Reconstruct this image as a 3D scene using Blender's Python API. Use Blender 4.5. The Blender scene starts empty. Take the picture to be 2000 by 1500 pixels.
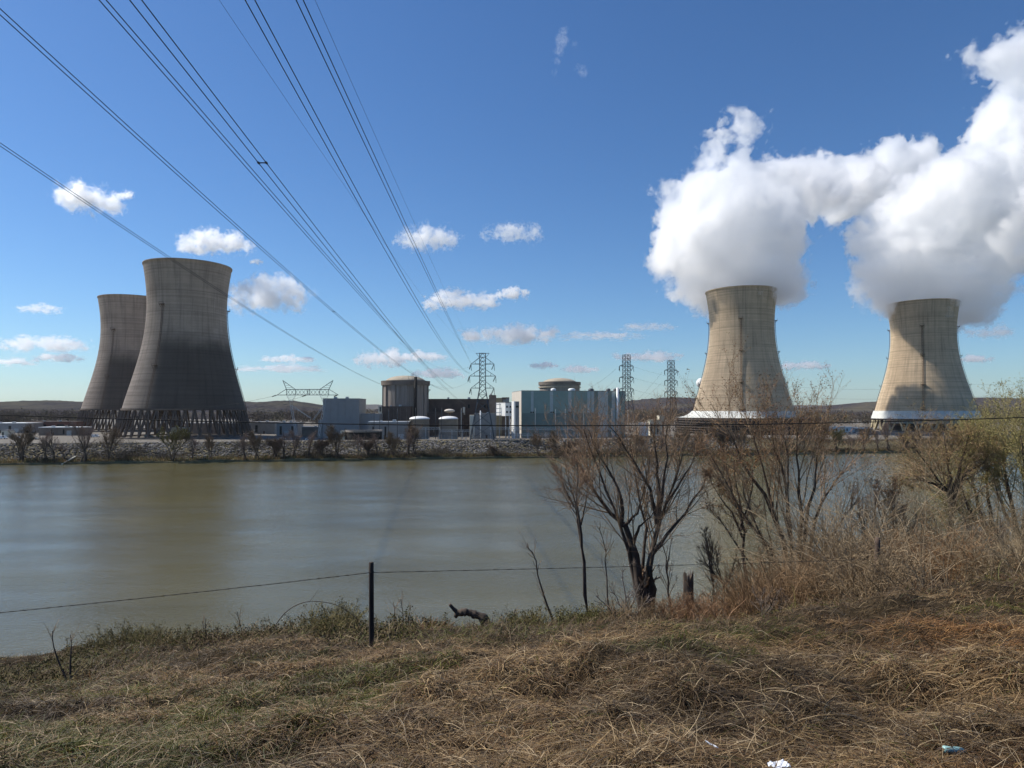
import bpy, math, random
import numpy as np
from mathutils import Vector, Matrix

# ------------------------------------------------------------------ camera, sky, sun, exposure
scene = bpy.context.scene
COL = scene.collection
F = 1333.0                      # focal length in pixels of the 2000 px wide photograph
EYE = np.array([0.0, 0.0, 22.0])
PITCH = math.atan(50.0 / F)
cam_data = bpy.data.cameras.new("camera")
cam = bpy.data.objects.new("camera", cam_data)
COL.objects.link(cam)
cam_data.sensor_width = 36.0
cam_data.lens = F / 2000.0 * 36.0
cam_data.clip_start = 0.1
cam_data.clip_end = 60000.0
cam.location = EYE
cam.rotation_euler = (math.pi / 2 + PITCH, 0, 0)
scene.camera = cam

SUN_AZ, SUN_EL = math.radians(-73.0), math.radians(46.0)
SUN_DIR = Vector((math.sin(SUN_AZ) * math.cos(SUN_EL), math.cos(SUN_AZ) * math.cos(SUN_EL), math.sin(SUN_EL)))
world = bpy.data.worlds.new("World")
scene.world = world
world.use_nodes = True
_wn = world.node_tree
_bg = _wn.nodes["Background"]
_sky = _wn.nodes.new("ShaderNodeTexSky")
_sky.sky_type = 'NISHITA'
_sky.sun_disc = False
_sky.sun_elevation = SUN_EL
_sky.sun_rotation = SUN_AZ
_sky.altitude = 100
_sky.air_density = 1.0
_sky.dust_density = 0.3
_sky.ozone_density = 1.5
_hs = _wn.nodes.new("ShaderNodeHueSaturation")
_hs.inputs["Saturation"].default_value = 1.12
_wn.links.new(_sky.outputs[0], _hs.inputs["Color"])
_tint = _wn.nodes.new("ShaderNodeMixRGB")
_tint.blend_type = 'MULTIPLY'
_tint.inputs[0].default_value = 1.0
_tint.inputs[2].default_value = (0.55, 0.755, 0.98, 1)      # the camera's cool daylight balance
_wn.links.new(_hs.outputs[0], _tint.inputs[1])
_wn.links.new(_tint.outputs[0], _bg.inputs["Color"])
_bg.inputs["Strength"].default_value = 0.092

sun_data = bpy.data.lights.new("sun", 'SUN')
sun_data.energy = 4.5
sun_data.angle = math.radians(0.53)
sun_data.color = (1.0, 0.95, 0.87)
sun = bpy.data.objects.new("sun", sun_data)
COL.objects.link(sun)
sun.rotation_euler = SUN_DIR.to_track_quat('Z', 'Y').to_euler()

scene.view_settings.view_transform = 'Standard'
scene.view_settings.look = 'None'
scene.view_settings.gamma = 1.0
scene.view_settings.exposure = 0.38
cy = scene.cycles
cy.max_bounces = 36
cy.diffuse_bounces = 2
cy.glossy_bounces = 2
cy.transmission_bounces = 2
cy.volume_bounces = 32
cy.transparent_max_bounces = 12
cy.use_denoising = True
cy.use_adaptive_sampling = True
cy.adaptive_threshold = 0.02
try:
    cy.denoiser = 'OPENIMAGEDENOISE'
    cy.denoising_input_passes = 'RGB_ALBEDO_NORMAL'
    cy.denoising_prefilter = 'ACCURATE'
except Exception:
    pass
cy.sample_clamp_indirect = 6.0
cy.volume_max_steps = 256

# ------------------------------------------------------------------ pixel -> world
_cp, _sp = math.cos(PITCH), math.sin(PITCH)


def P(px, py, Y):
    u = (px - 1000.0) / F
    v = (750.0 - py) / F
    d = np.array([u, _cp - v * _sp, _sp + v * _cp])
    return EYE + d * (Y / d[1])


def Xp(px, Y):
    return (px - 1000.0) / F * Y


def Zp(py, Y):
    return float(P(1000, py, Y)[2])


# ------------------------------------------------------------------ noise on arrays
def vnoise(x, y, seed=0):
    xi, yi = np.floor(x).astype(np.int64), np.floor(y).astype(np.int64)
    xf, yf = x - xi, y - yi
    xf, yf = xf * xf * (3 - 2 * xf), yf * yf * (3 - 2 * yf)

    def h(a, b):
        n = (a * 374761393 + b * 668265263 + seed * 974711) & 0x7fffffff
        n = ((n ^ (n >> 13)) * 1274126177) & 0x7fffffff
        return ((n ^ (n >> 16)) & 0xffff) / 65535.0
    a, b, c, d = h(xi, yi), h(xi + 1, yi), h(xi, yi + 1), h(xi + 1, yi + 1)
    return (a * (1 - xf) + b * xf) * (1 - yf) + (c * (1 - xf) + d * xf) * yf


def fbm(x, y, seed=0, octv=4, rough=0.5):
    s, a, t = 0.0, 1.0, 0.0
    for k in range(octv):
        s = s + a * vnoise(x * 2 ** k, y * 2 ** k, seed + k * 17)
        t += a
        a *= rough
    return s / t


# ------------------------------------------------------------------ object helpers
WLOC = {}


def tag(o, label=None, cat=None, group=None, kind=None):
    if label: o["label"] = label
    if cat: o["category"] = cat
    if group: o["group"] = group
    if kind: o["kind"] = kind
    return o


def thing(name, label, cat, loc, group=None):
    o = bpy.data.objects.new(name, None)
    COL.objects.link(o)
    o.location = [float(c) for c in loc]
    o.empty_display_size = 0.5
    WLOC[o.name] = np.array(loc, float)
    return tag(o, label, cat, group)


def link_mesh(name, me, mat, parent=None, loc=None):
    if mat is not None:
        me.materials.append(mat)
    o = bpy.data.objects.new(name, me)
    COL.objects.link(o)
    if parent is not None:
        o.parent = parent
        WLOC[o.name] = WLOC[parent.name]
    else:
        o.location = (0, 0, 0) if loc is None else [float(c) for c in loc]
        WLOC[o.name] = np.array(o.location, float)
    return o


def fast_mesh(name, V, Q, smooth=False, colors=None):
    """V (n,3), Q (m,k) faces all with k corners."""
    V = np.ascontiguousarray(V, np.float32)
    Q = np.ascontiguousarray(Q, np.int32)
    me = bpy.data.meshes.new(name)
    k = Q.shape[1]
    me.vertices.add(len(V))
    me.vertices.foreach_set("co", V.ravel())
    me.loops.add(Q.size)
    me.loops.foreach_set("vertex_index", Q.ravel())
    me.polygons.add(len(Q))
    me.polygons.foreach_set("loop_start", np.arange(0, Q.size, k, dtype=np.int32))
    try:
        me.polygons.foreach_set("loop_total", np.full(len(Q), k, dtype=np.int32))
    except Exception:
        pass
    me.polygons.foreach_set("use_smooth", np.full(len(Q), smooth))
    me.update(calc_edges=True)
    if colors is not None:
        a = me.color_attributes.new("tint", 'FLOAT_COLOR', 'POINT')
        c = np.ones((len(V), 4), np.float32)
        c[:, :3] = colors
        a.data.foreach_set("color", c.ravel())
    return me


class MB:
    def __init__(s):
        s.v, s.f, s.sm = [], [], []

    def add(s, vs, fs, smooth=False):
        n = len(s.v)
        s.v.extend([tuple(float(c) for c in p) for p in vs])
        s.f.extend([tuple(i + n for i in f) for f in fs])
        s.sm.extend([smooth] * len(fs))
        return s

    def prism(s, fp, z0, z1, top=None):
        n = len(fp)
        tp = fp if top is None else top
        zs = z1 if hasattr(z1, '__len__') else [z1] * n
        vs = [(x, y, z0) for x, y in fp] + [(x, y, zs[i]) for i, (x, y) in enumerate(tp)]
        fs = [tuple(range(n))[::-1], tuple(range(n, 2 * n))]
        fs += [(i, (i + 1) % n, n + (i + 1) % n, n + i) for i in range(n)]
        return s.add(vs, fs)

    def box(s, x0, x1, y0, y1, z0, z1):
        return s.prism([(x0, y0), (x1, y0), (x1, y1), (x0, y1)], z0, z1)

    def bar(s, p, q, w, h=None):
        p, q = np.array(p, float), np.array(q, float)
        d = q - p
        L = np.linalg.norm(d)
        if L < 1e-6: return s
        d /= L
        a = np.cross(d, (0, 0, 1.0) if abs(d[2]) < .95 else (1.0, 0, 0))
        a /= np.linalg.norm(a)
        b = np.cross(d, a)
        w2, h2 = w / 2, (h or w) / 2
        vs = [p + a * i * w2 + b * j * h2 for i, j in ((-1, -1), (1, -1), (1, 1), (-1, 1))]
        vs += [q + a * i * w2 + b * j * h2 for i, j in ((-1, -1), (1, -1), (1, 1), (-1, 1))]
        return s.add(vs, [(3, 2, 1, 0), (4, 5, 6, 7), (0, 1, 5, 4), (1, 2, 6, 5), (2, 3, 7, 6), (3, 0, 4, 7)])

    def lathe(s, prof, c, seg=48, a0=0.0, a1=2 * math.pi, smooth=True):
        """prof: list of (r, z); c: centre x, y."""
        full = abs(a1 - a0 - 2 * math.pi) < 1e-6
        m = seg if full else seg + 1
        vs = []
        for r, z in prof:
            for i in range(m):
                a = a0 + (a1 - a0) * i / seg
                vs.append((c[0] + r * math.cos(a), c[1] + r * math.sin(a), z))
        fs = []
        for j in range(len(prof) - 1):
            for i in range(seg):
                i2 = (i + 1) % m if full else i + 1
                fs.append((j * m + i, j * m + i2, (j + 1) * m + i2, (j + 1) * m + i))
        return s.add(vs, fs, smooth)

    def tube(s, pts, radii, sides=6, cap=True):
        pts = np.array(pts, float)
        n = len(pts)
        if not hasattr(radii, '__len__'): radii = [radii] * n
        V, Q = tubes(pts[None], np.array(radii, float)[None], sides)
        fs = [tuple(q) for q in Q]
        if cap:
            fs += [tuple(range(sides))[::-1], tuple(range((n - 1) * sides, n * sides))]
        return s.add(V, fs, True)

    def build(s, name, mat, parent=None, loc=None):
        V = np.array(s.v, float)
        off = WLOC[parent.name] if parent is not None else (np.array(loc, float) if loc is not None else np.zeros(3))
        me = bpy.data.meshes.new(name)
        me.from_pydata((V - off).tolist(), [], s.f)
        me.polygons.foreach_set("use_smooth", s.sm)
        me.update()
        return link_mesh(name, me, mat, parent, off if parent is None else None)


def tubes(pts, rad, sides):
    """pts (n,K,3), rad (n,K) -> verts, quads of n tapered tubes."""
    n, K, _ = pts.shape
    t = np.empty_like(pts)
    t[:, 1:-1] = pts[:, 2:] - pts[:, :-2]
    t[:, 0] = pts[:, 1] - pts[:, 0]
    t[:, -1] = pts[:, -1] - pts[:, -2]
    t /= np.linalg.norm(t, axis=2, keepdims=True) + 1e-9
    ref = np.where(np.abs(t[:, :, 2:3]) < .9, np.array([0, 0, 1.0]), np.array([1.0, 0, 0]))
    ref = np.broadcast_to(ref[:, :1], t.shape)
    a = np.cross(t, ref)
    a /= np.linalg.norm(a, axis=2, keepdims=True) + 1e-9
    b = np.cross(t, a)
    ang = np.arange(sides) * 2 * np.pi / sides
    V = pts[:, :, None, :] + rad[:, :, None, None] * (a[:, :, None, :] * np.cos(ang)[None, None, :, None] + b[:, :, None, :] * np.sin(ang)[None, None, :, None])
    V = V.reshape(-1, 3)
    i = np.arange(n)[:, None, None] * K * sides
    j = np.arange(K - 1)[None, :, None] * sides
    k = np.arange(sides)[None, None, :]
    k2 = (k + 1) % sides
    Q = np.stack([i + j + k, i + j + k2, i + j + sides + k2, i + j + sides + k], -1).reshape(-1, 4)
    return V, Q


def dup(root, loc, rz=0.0, scale=None, label=None, group=None):
    def cp(o, parent):
        c = o.copy()
        COL.objects.link(c)
        if parent is not None: c.parent = parent
        for ch in list(o.children): cp(ch, c)
        return c
    kids = root
    r = cp(kids, None)
    r.location = [float(c) for c in loc]
    r.rotation_euler = (0, 0, rz)
    if scale is not None: r.scale = scale if hasattr(scale, '__len__') else (scale,) * 3
    if label: r["label"] = label
    if group: r["group"] = group
    WLOC[r.name] = np.array(loc, float)
    return r


# ------------------------------------------------------------------ materials
class NT:
    def __init__(s, name):
        s.m = bpy.data.materials.new(name)
        s.m.use_nodes = True
        s.t = s.m.node_tree
        s.b = s.t.nodes["Principled BSDF"]
        s.out = s.t.nodes["Material Output"]

    def n(s, kind, **kw):
        x = s.t.nodes.new("ShaderNode" + kind)
        for k, v in kw.items(): setattr(x, k, v)
        return x

    def l(s, a, b): s.t.links.new(a, b)

    def pos(s, sc=(1, 1, 1), obj=False):
        tc = s.n("TexCoord")
        mp = s.n("Mapping")
        mp.inputs["Scale"].default_value = sc
        if obj:
            s.l(tc.outputs["Object"], mp.inputs[0])
        else:
            g = s.n("NewGeometry")
            s.l(g.outputs["Position"], mp.inputs[0])
        return mp.outputs[0]

    def noise(s, vec, scale, detail=4, rough=.55):
        x = s.n("TexNoise")
        x.inputs["Scale"].default_value = scale
        x.inputs["Detail"].default_value = detail
        x.inputs["Roughness"].default_value = rough
        s.l(vec, x.inputs["Vector"])
        return x.outputs[0]

    def ramp(s, fac, stops):
        x = s.n("ValToRGB")
        el = x.color_ramp.elements
        while len(el) < len(stops): el.new(.5)
        for e, (p, c) in zip(el, stops):
            e.position = p
            e.color = (*c, 1) if hasattr(c, '__len__') else (c, c, c, 1)
        s.l(fac, x.inputs[0])
        return x.outputs[0]

    def mix(s, fac, a, b, mode='MIX'):
        x = s.n("MixRGB", blend_type=mode)
        for sock, v in ((x.inputs[0], fac), (x.inputs[1], a), (x.inputs[2], b)):
            if hasattr(v, 'links') or hasattr(v, 'is_linked'):
                s.l(v, sock)
            elif hasattr(v, '__len__'):
                sock.default_value = (*v, 1)
            else:
                sock.default_value = v
        return x.outputs[0]

    def math(s, op, a, b=None, c=None):
        x = s.n("Math", operation=op)
        for i, v in enumerate((a, b, c)):
            if v is None: continue
            if hasattr(v, 'is_linked'): s.l(v, x.inputs[i])
            else: x.inputs[i].default_value = v
        return x.outputs[0]

    def bump(s, h, strength, dist):
        x = s.n("Bump")
        x.inputs["Strength"].default_value = strength
        x.inputs["Distance"].default_value = dist
        s.l(h, x.inputs["Height"])
        s.l(x.outputs[0], s.b.inputs["Normal"])

    def color(s, sock): s.l(sock, s.b.inputs["Base Color"])


def mottled(name, c0, c1, scale=.3, rough=.85, detail=5, bump=0.0, bdist=.1, sc=(1, 1, 1), metal=0.0, obj=False):
    m = NT(name)
    v = m.pos(sc, obj)
    f = m.noise(v, scale, detail, .6)
    m.color(m.ramp(f, [(.3, c0), (.7, c1)]))
    m.b.inputs["Roughness"].default_value = rough
    m.b.inputs["Metallic"].default_value = metal
    m.b.inputs["Specular IOR Level"].default_value = .3
    if bump: m.bump(f, bump, bdist)
    return m.m


def tinted(name, rough=.8, spec=.2, mult=(1, 1, 1), scale=30.0, trans=0.0):
    """base colour from the per-point tint of the mesh, with a fine mottling"""
    m = NT(name)
    a = m.n("Attribute", attribute_name="tint")
    c = m.mix(1.0, a.outputs["Color"], mult, 'MULTIPLY')
    f = m.noise(m.pos((1, 1, 1), True), scale, 2)
    c = m.mix(1.0, c, m.ramp(f, [(.3, .8), (.7, 1.15)]), 'MULTIPLY')
    m.color(c)
    m.b.inputs["Roughness"].default_value = rough
    m.b.inputs["Specular IOR Level"].default_value = spec
    if trans:
        t = m.n("BsdfTranslucent")
        m.l(c, t.inputs["Color"])
        x = m.n("MixShader")
        x.inputs[0].default_value = trans
        m.l(m.b.outputs[0], x.inputs[1])
        m.l(t.outputs[0], x.inputs[2])
        m.l(x.outputs[0], m.out.inputs["Surface"])
    return m.m


def concrete(name, c0, c1, stain=None, dark_flank=False, zb=22.0, zt=116.0):
    """weathered cooling-tower concrete: lift lines, vertical streaks; coordinates are the object's own (axis at x = y = 0)"""
    m = NT(name)
    tc = m.n("TexCoord")
    sep = m.n("SeparateXYZ")
    m.l(tc.outputs["Object"], sep.inputs[0])
    ang = m.math('ARCTAN2', sep.outputs[1], sep.outputs[0])
    cmb = m.n("CombineXYZ")
    m.l(m.math('MULTIPLY', ang, 30.0), cmb.inputs[0])
    m.l(m.math('MULTIPLY', sep.outputs[2], 1.0), cmb.inputs[1])
    def stretch(sx, sy):
        mp = m.n("Mapping")
        mp.inputs["Scale"].default_value = (sx, sy, 1)
        m.l(cmb.outputs[0], mp.inputs[0])
        return mp.outputs[0]
    bands = m.noise(stretch(.012, .55), 1.0, 4, .7)
    streak = m.noise(stretch(.5, .025), 1.0, 4, .65)
    blot = m.noise(stretch(.06, .06), 1.0, 5, .6)
    col = m.ramp(blot, [(.3, c0), (.7, c1)])
    col = m.mix(1.0, col, m.ramp(bands, [(.3, .80), (.5, 1.0), (.7, 1.12)]), 'MULTIPLY')
    col = m.mix(1.0, col, m.ramp(streak, [(.32, .74), (.5, 1.0), (.8, 1.06)]), 'MULTIPLY')
    lines = m.math('FRACT', m.math('MULTIPLY', sep.outputs[2], 1 / 1.9))
    col = m.mix(1.0, col, m.ramp(lines, [(0, .84), (.12, 1.0), (.9, 1.0), (1, .86)]), 'MULTIPLY')
    wl = m.math('FRACT', m.math('MULTIPLY', sep.outputs[2], 1 / 13.3))
    col = m.mix(1.0, col, m.ramp(wl, [(0, .80), (.05, 1.0), (.97, 1.0), (1, .8)]), 'MULTIPLY')
    if dark_flank:
        # near-black tone on one side below the throat, with an uneven upper edge
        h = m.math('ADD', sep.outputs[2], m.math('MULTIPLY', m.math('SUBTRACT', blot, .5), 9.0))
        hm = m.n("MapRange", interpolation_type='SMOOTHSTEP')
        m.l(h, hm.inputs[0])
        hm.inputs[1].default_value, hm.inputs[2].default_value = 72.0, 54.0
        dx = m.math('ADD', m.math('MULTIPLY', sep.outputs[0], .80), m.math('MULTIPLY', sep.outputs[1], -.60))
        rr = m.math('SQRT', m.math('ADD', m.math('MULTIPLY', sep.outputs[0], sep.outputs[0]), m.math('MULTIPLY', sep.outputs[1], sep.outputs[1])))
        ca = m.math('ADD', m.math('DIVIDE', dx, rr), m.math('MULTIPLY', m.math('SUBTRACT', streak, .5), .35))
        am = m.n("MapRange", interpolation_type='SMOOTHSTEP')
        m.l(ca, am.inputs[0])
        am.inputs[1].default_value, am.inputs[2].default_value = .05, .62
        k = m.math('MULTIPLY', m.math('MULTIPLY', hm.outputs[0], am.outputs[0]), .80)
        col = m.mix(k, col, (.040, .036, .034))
    m.color(col)
    m.b.inputs["Roughness"].default_value = .9
    m.b.inputs["Diffuse Roughness"].default_value = 1.0
    m.b.inputs["Specular IOR Level"].default_value = .2
    m.bump(bands, .25, .25)
    return m.m


M = {}
M['conc_old'] = concrete("old_concrete", (.44, .335, .25), (.60, .47, .36), dark_flank=True)
M['conc_new'] = concrete("sand_concrete", (.52, .40, .265), (.68, .535, .365))
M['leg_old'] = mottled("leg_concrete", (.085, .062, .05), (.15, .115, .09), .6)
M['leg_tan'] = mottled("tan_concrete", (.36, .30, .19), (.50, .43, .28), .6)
M['white_panel'] = mottled("white_panel", (.50, .50, .46), (.62, .62, .57), .5, .6)
M['dark_louvre'] = mottled("dark_louvre", (.025, .02, .018), (.06, .048, .04), .8)
M['steel'] = mottled("galvanised_steel", (.06, .07, .08), (.11, .12, .13), 2.0, .55, metal=.25)
M['steel_light'] = mottled("pale_steel", (.34, .36, .37), (.48, .50, .50), 2.0, .5, metal=.2)
M['rust'] = mottled("rusty_steel", (.06, .04, .03), (.13, .085, .06), 3.0, .8)
M['grey_clad'] = mottled("grey_cladding", (.265, .255, .245), (.315, .305, .295), .3, .6)
M['pale_clad'] = mottled("pale_cladding", (.215, .212, .20), (.28, .277, .265), .3, .6)
M['beige'] = mottled("beige_cladding", (.50, .45, .38), (.60, .55, .47), .3, .7)
M['cream'] = mottled("cream_render", (.58, .54, .43), (.68, .64, .52), .3, .8)
M['brown_conc'] = mottled("brown_concrete", (.13, .105, .085), (.22, .185, .155), .25, .9)
M['stained_conc'] = mottled("stained_concrete", (.20, .17, .145), (.34, .30, .26), .9, .9, sc=(1, 1, .06))
M['dome'] = mottled("dome_concrete", (.33, .28, .21), (.44, .38, .29), .2, .9)
M['dark_wall'] = mottled("dark_wall", (.075, .058, .05), (.13, .098, .08), .25, .9)
M['red_brick'] = mottled("red_brick", (.15, .065, .05), (.22, .10, .075), .5, .9)
M['green_clad'] = mottled("green_cladding", (.215, .30, .262), (.275, .37, .325), .12, .55)
M['green_dark'] = mottled("dark_green_cladding", (.15, .215, .195), (.18, .245, .225), .2, .55)
M['green_pale'] = mottled("pale_green_cladding", (.40, .46, .44), (.47, .53, .51), .15, .55)
M['glass'] = mottled("dark_glass", (.015, .018, .022), (.03, .034, .04), .5, .2)
M['tank_white'] = mottled("tank_white", (.70, .70, .67), (.78, .78, .75), .4, .5)
M['black_hole'] = mottled("dark_lining", (.012, .011, .01), (.03, .027, .025), .4, .9)
M['asphalt'] = mottled("tarmac", (.045, .045, .045), (.07, .07, .07), 2.0, .9)
M['gravel'] = mottled("gravel", (.10, .088, .072), (.19, .168, .138), .25, .95, 8)
M['bark'] = mottled("bark", (.045, .034, .026), (.12, .09, .068), 6.0, .95, 5, .6, .03, (1, 1, .3), obj=True)
M['bark_pale'] = mottled("pale_bark", (.20, .17, .14), (.34, .30, .25), 6.0, .9, 5, .4, .02, (1, 1, .3), obj=True)
M['post'] = mottled("weathered_post", (.02, .016, .013), (.065, .05, .04), 9.0, .9, 5, .5, .01, (1, 1, .15), obj=True)
M['wire'] = mottled("dark_wire", (.02, .021, .024), (.04, .042, .046), 2.0, .6, metal=.3)
M['barbed'] = mottled("rusted_wire", (.04, .033, .028), (.08, .065, .055), 20.0, .8, metal=.3)
M['white_paint'] = mottled("white_paint", (.70, .70, .69), (.80, .80, .79), 2.0, .4)
M['tyre'] = mottled("tyre_rubber", (.015, .015, .015), (.03, .03, .03), 4.0, .9)
M['paper'] = mottled("paper", (.70, .72, .76), (.82, .83, .86), 8.0, .8)
M['teal'] = mottled("teal_plastic", (.20, .38, .37), (.34, .52, .50), 12.0, .3)
M['twig'] = tinted("twig_and_bud", .85, .15)
M['grass'] = tinted("dry_grass", .6, .35, trans=.35)
M['rock'] = tinted("riprap_rock", .9, .2, scale=2.0)


def hill_mat(name, c0, c1, c2):
    m = NT(name)
    v = m.pos((1, 1, 2.0))
    f = m.noise(v, .06, 6, .75)
    g = m.noise(v, .004, 3, .5)
    col = m.ramp(f, [(.32, c0), (.52, c1), (.72, c2)])
    col = m.mix(m.ramp(g, [(.45, 0.0), (.62, 1.0)]), col, (c2[0] * 1.1, c2[1] * 1.15, c2[2] * .9))
    m.color(col)
    m.b.inputs["Roughness"].default_value = 1.0
    m.b.inputs["Specular IOR Level"].default_value = 0.0
    m.bump(f, 1.0, 6.0)
    return m.m


M['hill'] = hill_mat("wooded_hill", (.026, .024, .029), (.050, .044, .048), (.080, .068, .064))


def ground_near_mat():
    m = NT("bank_soil")
    v = m.pos()
    f = m.noise(v, 1.1, 6, .65)
    g = m.noise(v, 9.0, 6, .7)
    col = m.ramp(f, [(.3, (.022, .017, .010)), (.5, (.05, .037, .022)), (.7, (.085, .062, .037))])
    col = m.mix(1.0, col, m.ramp(g, [(.3, .55), (.7, 1.2)]), 'MULTIPLY')
    m.color(col)
    m.b.inputs["Roughness"].default_value = 1.0
    m.b.inputs["Specular IOR Level"].default_value = .05
    m.bump(g, 1.0, .08)
    return m.m


M['soil'] = ground_near_mat()


def bank_mat():
    m = NT("far_bank_soil")
    v = m.pos()
    f = m.noise(v, .25, 6, .65)
    col = m.ramp(f, [(.3, (.05, .042, .022)), (.5, (.12, .10, .05)), (.7, (.20, .165, .085))])
    m.color(col)
    m.b.inputs["Roughness"].default_value = 1.0
    m.bump(f, .8, .4)
    return m.m


M['bank'] = bank_mat()


def water_mat():
    m = NT("river_water")
    big = m.noise(m.pos((.018, .06, .05)), 1.0, 3, .5)
    col = m.ramp(big, [(.3, (.091, .080, .036)), (.7, (.116, .102, .047))])
    m.color(col)
    m.b.inputs["IOR"].default_value = 1.333
    m.b.inputs["Specular IOR Level"].default_value = .5
    r = m.noise(m.pos((.02, .012, .05)), 1.0, 3, .6)
    m.l(m.ramp(r, [(.35, .07), (.65, .17)]), m.b.inputs["Roughness"])
    w1 = m.noise(m.pos((1.3, 2.2, 1)), 1.0, 3, .6)
    w2 = m.noise(m.pos((.22, .34, 1)), 1.0, 3, .5)
    w3 = m.noise(m.pos((5.0, 8.0, 1)), 1.0, 2, .5)
    h = m.math('ADD', m.math('MULTIPLY', w1, .075), m.math('MULTIPLY', w2, .10))
    h = m.math('ADD', h, m.math('MULTIPLY', w3, .03))
    patch = m.noise(m.pos((.03, .075, 1)), 1.0, 3, .6)
    h = m.math('MULTIPLY', h, m.ramp(patch, [(.35, .6), (.65, 1.3)]))
    x = m.n("Bump")
    x.inputs["Strength"].default_value = 1.0
    x.inputs["Distance"].default_value = 1.0
    m.l(h, x.inputs["Height"])
    m.l(x.outputs[0], m.b.inputs["Normal"])
    return m.m


M['water'] = water_mat()

# ------------------------------------------------------------------ volumes (steam and clouds)
def cloud_mat(name, blobs, zk, dens, amp, nscale, soft, step, smooth=None, color=(1, 1, 1), aniso=0.0, detail=5, bias=.42, nrough=.58, fine=.35):
    """density from a smooth union of spheres (in space scaled by zk in z) eroded by fractal noise; world-space, axis-free"""
    m = NT(name)
    m.t.nodes.remove(m.b)
    g = m.n("NewGeometry")
    mp = m.n("VectorMath", operation='MULTIPLY')
    m.l(g.outputs["Position"], mp.inputs[0])
    mp.inputs[1].default_value = (1, 1, zk)
    d = None
    sm = smooth if smooth is not None else min(b[3] for b in blobs) * .35
    for x, y, z, r in blobs:
        q = m.n("VectorMath", operation='DISTANCE')
        m.l(mp.outputs[0], q.inputs[0])
        q.inputs[1].default_value = (x, y, z * zk)
        e = m.math('SUBTRACT', q.outputs["Value"], r)
        d = e if d is None else m.math('SMOOTH_MIN', d, e, sm)
    n1 = m.n("TexNoise")
    n1.inputs["Scale"].default_value = nscale
    n1.inputs["Detail"].default_value = detail
    n1.inputs["Roughness"].default_value = nrough
    n1.inputs["Distortion"].default_value = .4
    m.l(mp.outputs[0], n1.inputs["Vector"])
    d = m.math('ADD', d, m.math('MULTIPLY', m.math('SUBTRACT', n1.outputs[0], bias), amp))
    n2 = m.n("TexNoise")
    n2.inputs["Scale"].default_value = nscale * 3.7
    n2.inputs["Detail"].default_value = 5
    n2.inputs["Roughness"].default_value = .6
    m.l(mp.outputs[0], n2.inputs["Vector"])
    d = m.math('ADD', d, m.math('MULTIPLY', m.math('SUBTRACT', n2.outputs[0], .5), amp * fine))
    mr = m.n("MapRange", interpolation_type='SMOOTHSTEP')
    m.l(d, mr.inputs[0])
    mr.inputs[1].default_value, mr.inputs[2].default_value = 0.0, -soft
    mr.inputs[3].default_value, mr.inputs[4].default_value = 0.0, dens
    n3 = m.n("TexNoise")
    n3.inputs["Scale"].default_value = nscale * 1.9
    n3.inputs["Detail"].default_value = 5
    n3.inputs["Roughness"].default_value = .6
    m.l(mp.outputs[0], n3.inputs["Vector"])
    lump = m.n("MapRange", interpolation_type='SMOOTHSTEP')
    m.l(n3.outputs[0], lump.inputs[0])
    lump.inputs[1].default_value, lump.inputs[2].default_value = .40, .58
    lump.inputs[3].default_value, lump.inputs[4].default_value = .12, 2.0
    dn = m.math('MULTIPLY', mr.outputs[0], lump.outputs[0])
    v = m.n("VolumePrincipled")
    v.inputs["Color"].default_value = (*color, 1)
    v.inputs["Anisotropy"].default_value = aniso
    m.l(dn, v.inputs["Density"])
    m.l(v.outputs[0], m.out.inputs["Volume"])
    try:
        m.m.cycles.volume_step_rate = step
    except Exception:
        pass
    try:
        m.m.volume_intersection_method = 'ACCURATE'
    except Exception:
        pass
    return m.m


_ico = None


def ico(sub=2):
    import bmesh
    bm = bmesh.new()
    bmesh.ops.create_icosphere(bm, subdivisions=sub, radius=1.0)
    V = np.array([v.co[:] for v in bm.verts])
    T = np.array([[v.index for v in f.verts] for f in bm.faces])
    bm.free()
    return V, T


def hull_mesh(name, blobs, zk, infl, voxel):
    V0, T0 = ico(3)
    Vs, Ts, n = [], [], 0
    for x, y, z, r in blobs:
        Vs.append(V0 * np.array([1, 1, 1 / zk]) * (r + infl) + np.array([x, y, z]))
        Ts.append(T0 + n)
        n += len(V0)
    me = fast_mesh(name + "_raw", np.concatenate(Vs), np.concatenate(Ts))
    o = bpy.data.objects.new(name + "_raw", me)
    COL.objects.link(o)
    md = o.modifiers.new("r", 'REMESH')
    md.mode = 'VOXEL'
    md.voxel_size = voxel
    dg = bpy.context.evaluated_depsgraph_get()
    out = bpy.data.meshes.new_from_object(o.evaluated_get(dg))
    out.name = name
    bpy.data.objects.remove(o)
    bpy.data.meshes.remove(me)
    return out


def volume_thing(name, label, cat, blobs, zk, dens, amp, nscale, soft, step, group=None, voxel=None, **kw):
    rmin = min(b[3] for b in blobs)
    me = hull_mesh(name, blobs, zk, amp * .38, voxel or rmin * .3)
    o = link_mesh(name, me, cloud_mat(name + "_vapour", blobs, zk, dens, amp, nscale, soft, step, **kw))
    return tag(o, label, cat, group)

# ------------------------------------------------------------------ the setting: river, island, hills
rng = np.random.default_rng(7)
GZ = 4.2                                              # island ground level


def shore(X):
    X = np.asarray(X, float)
    return 310.5 + .19 * X + 2.2 * (fbm(X / 22.0, X * 0 + 3.1, 5, 3) - .5) * 2


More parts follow.
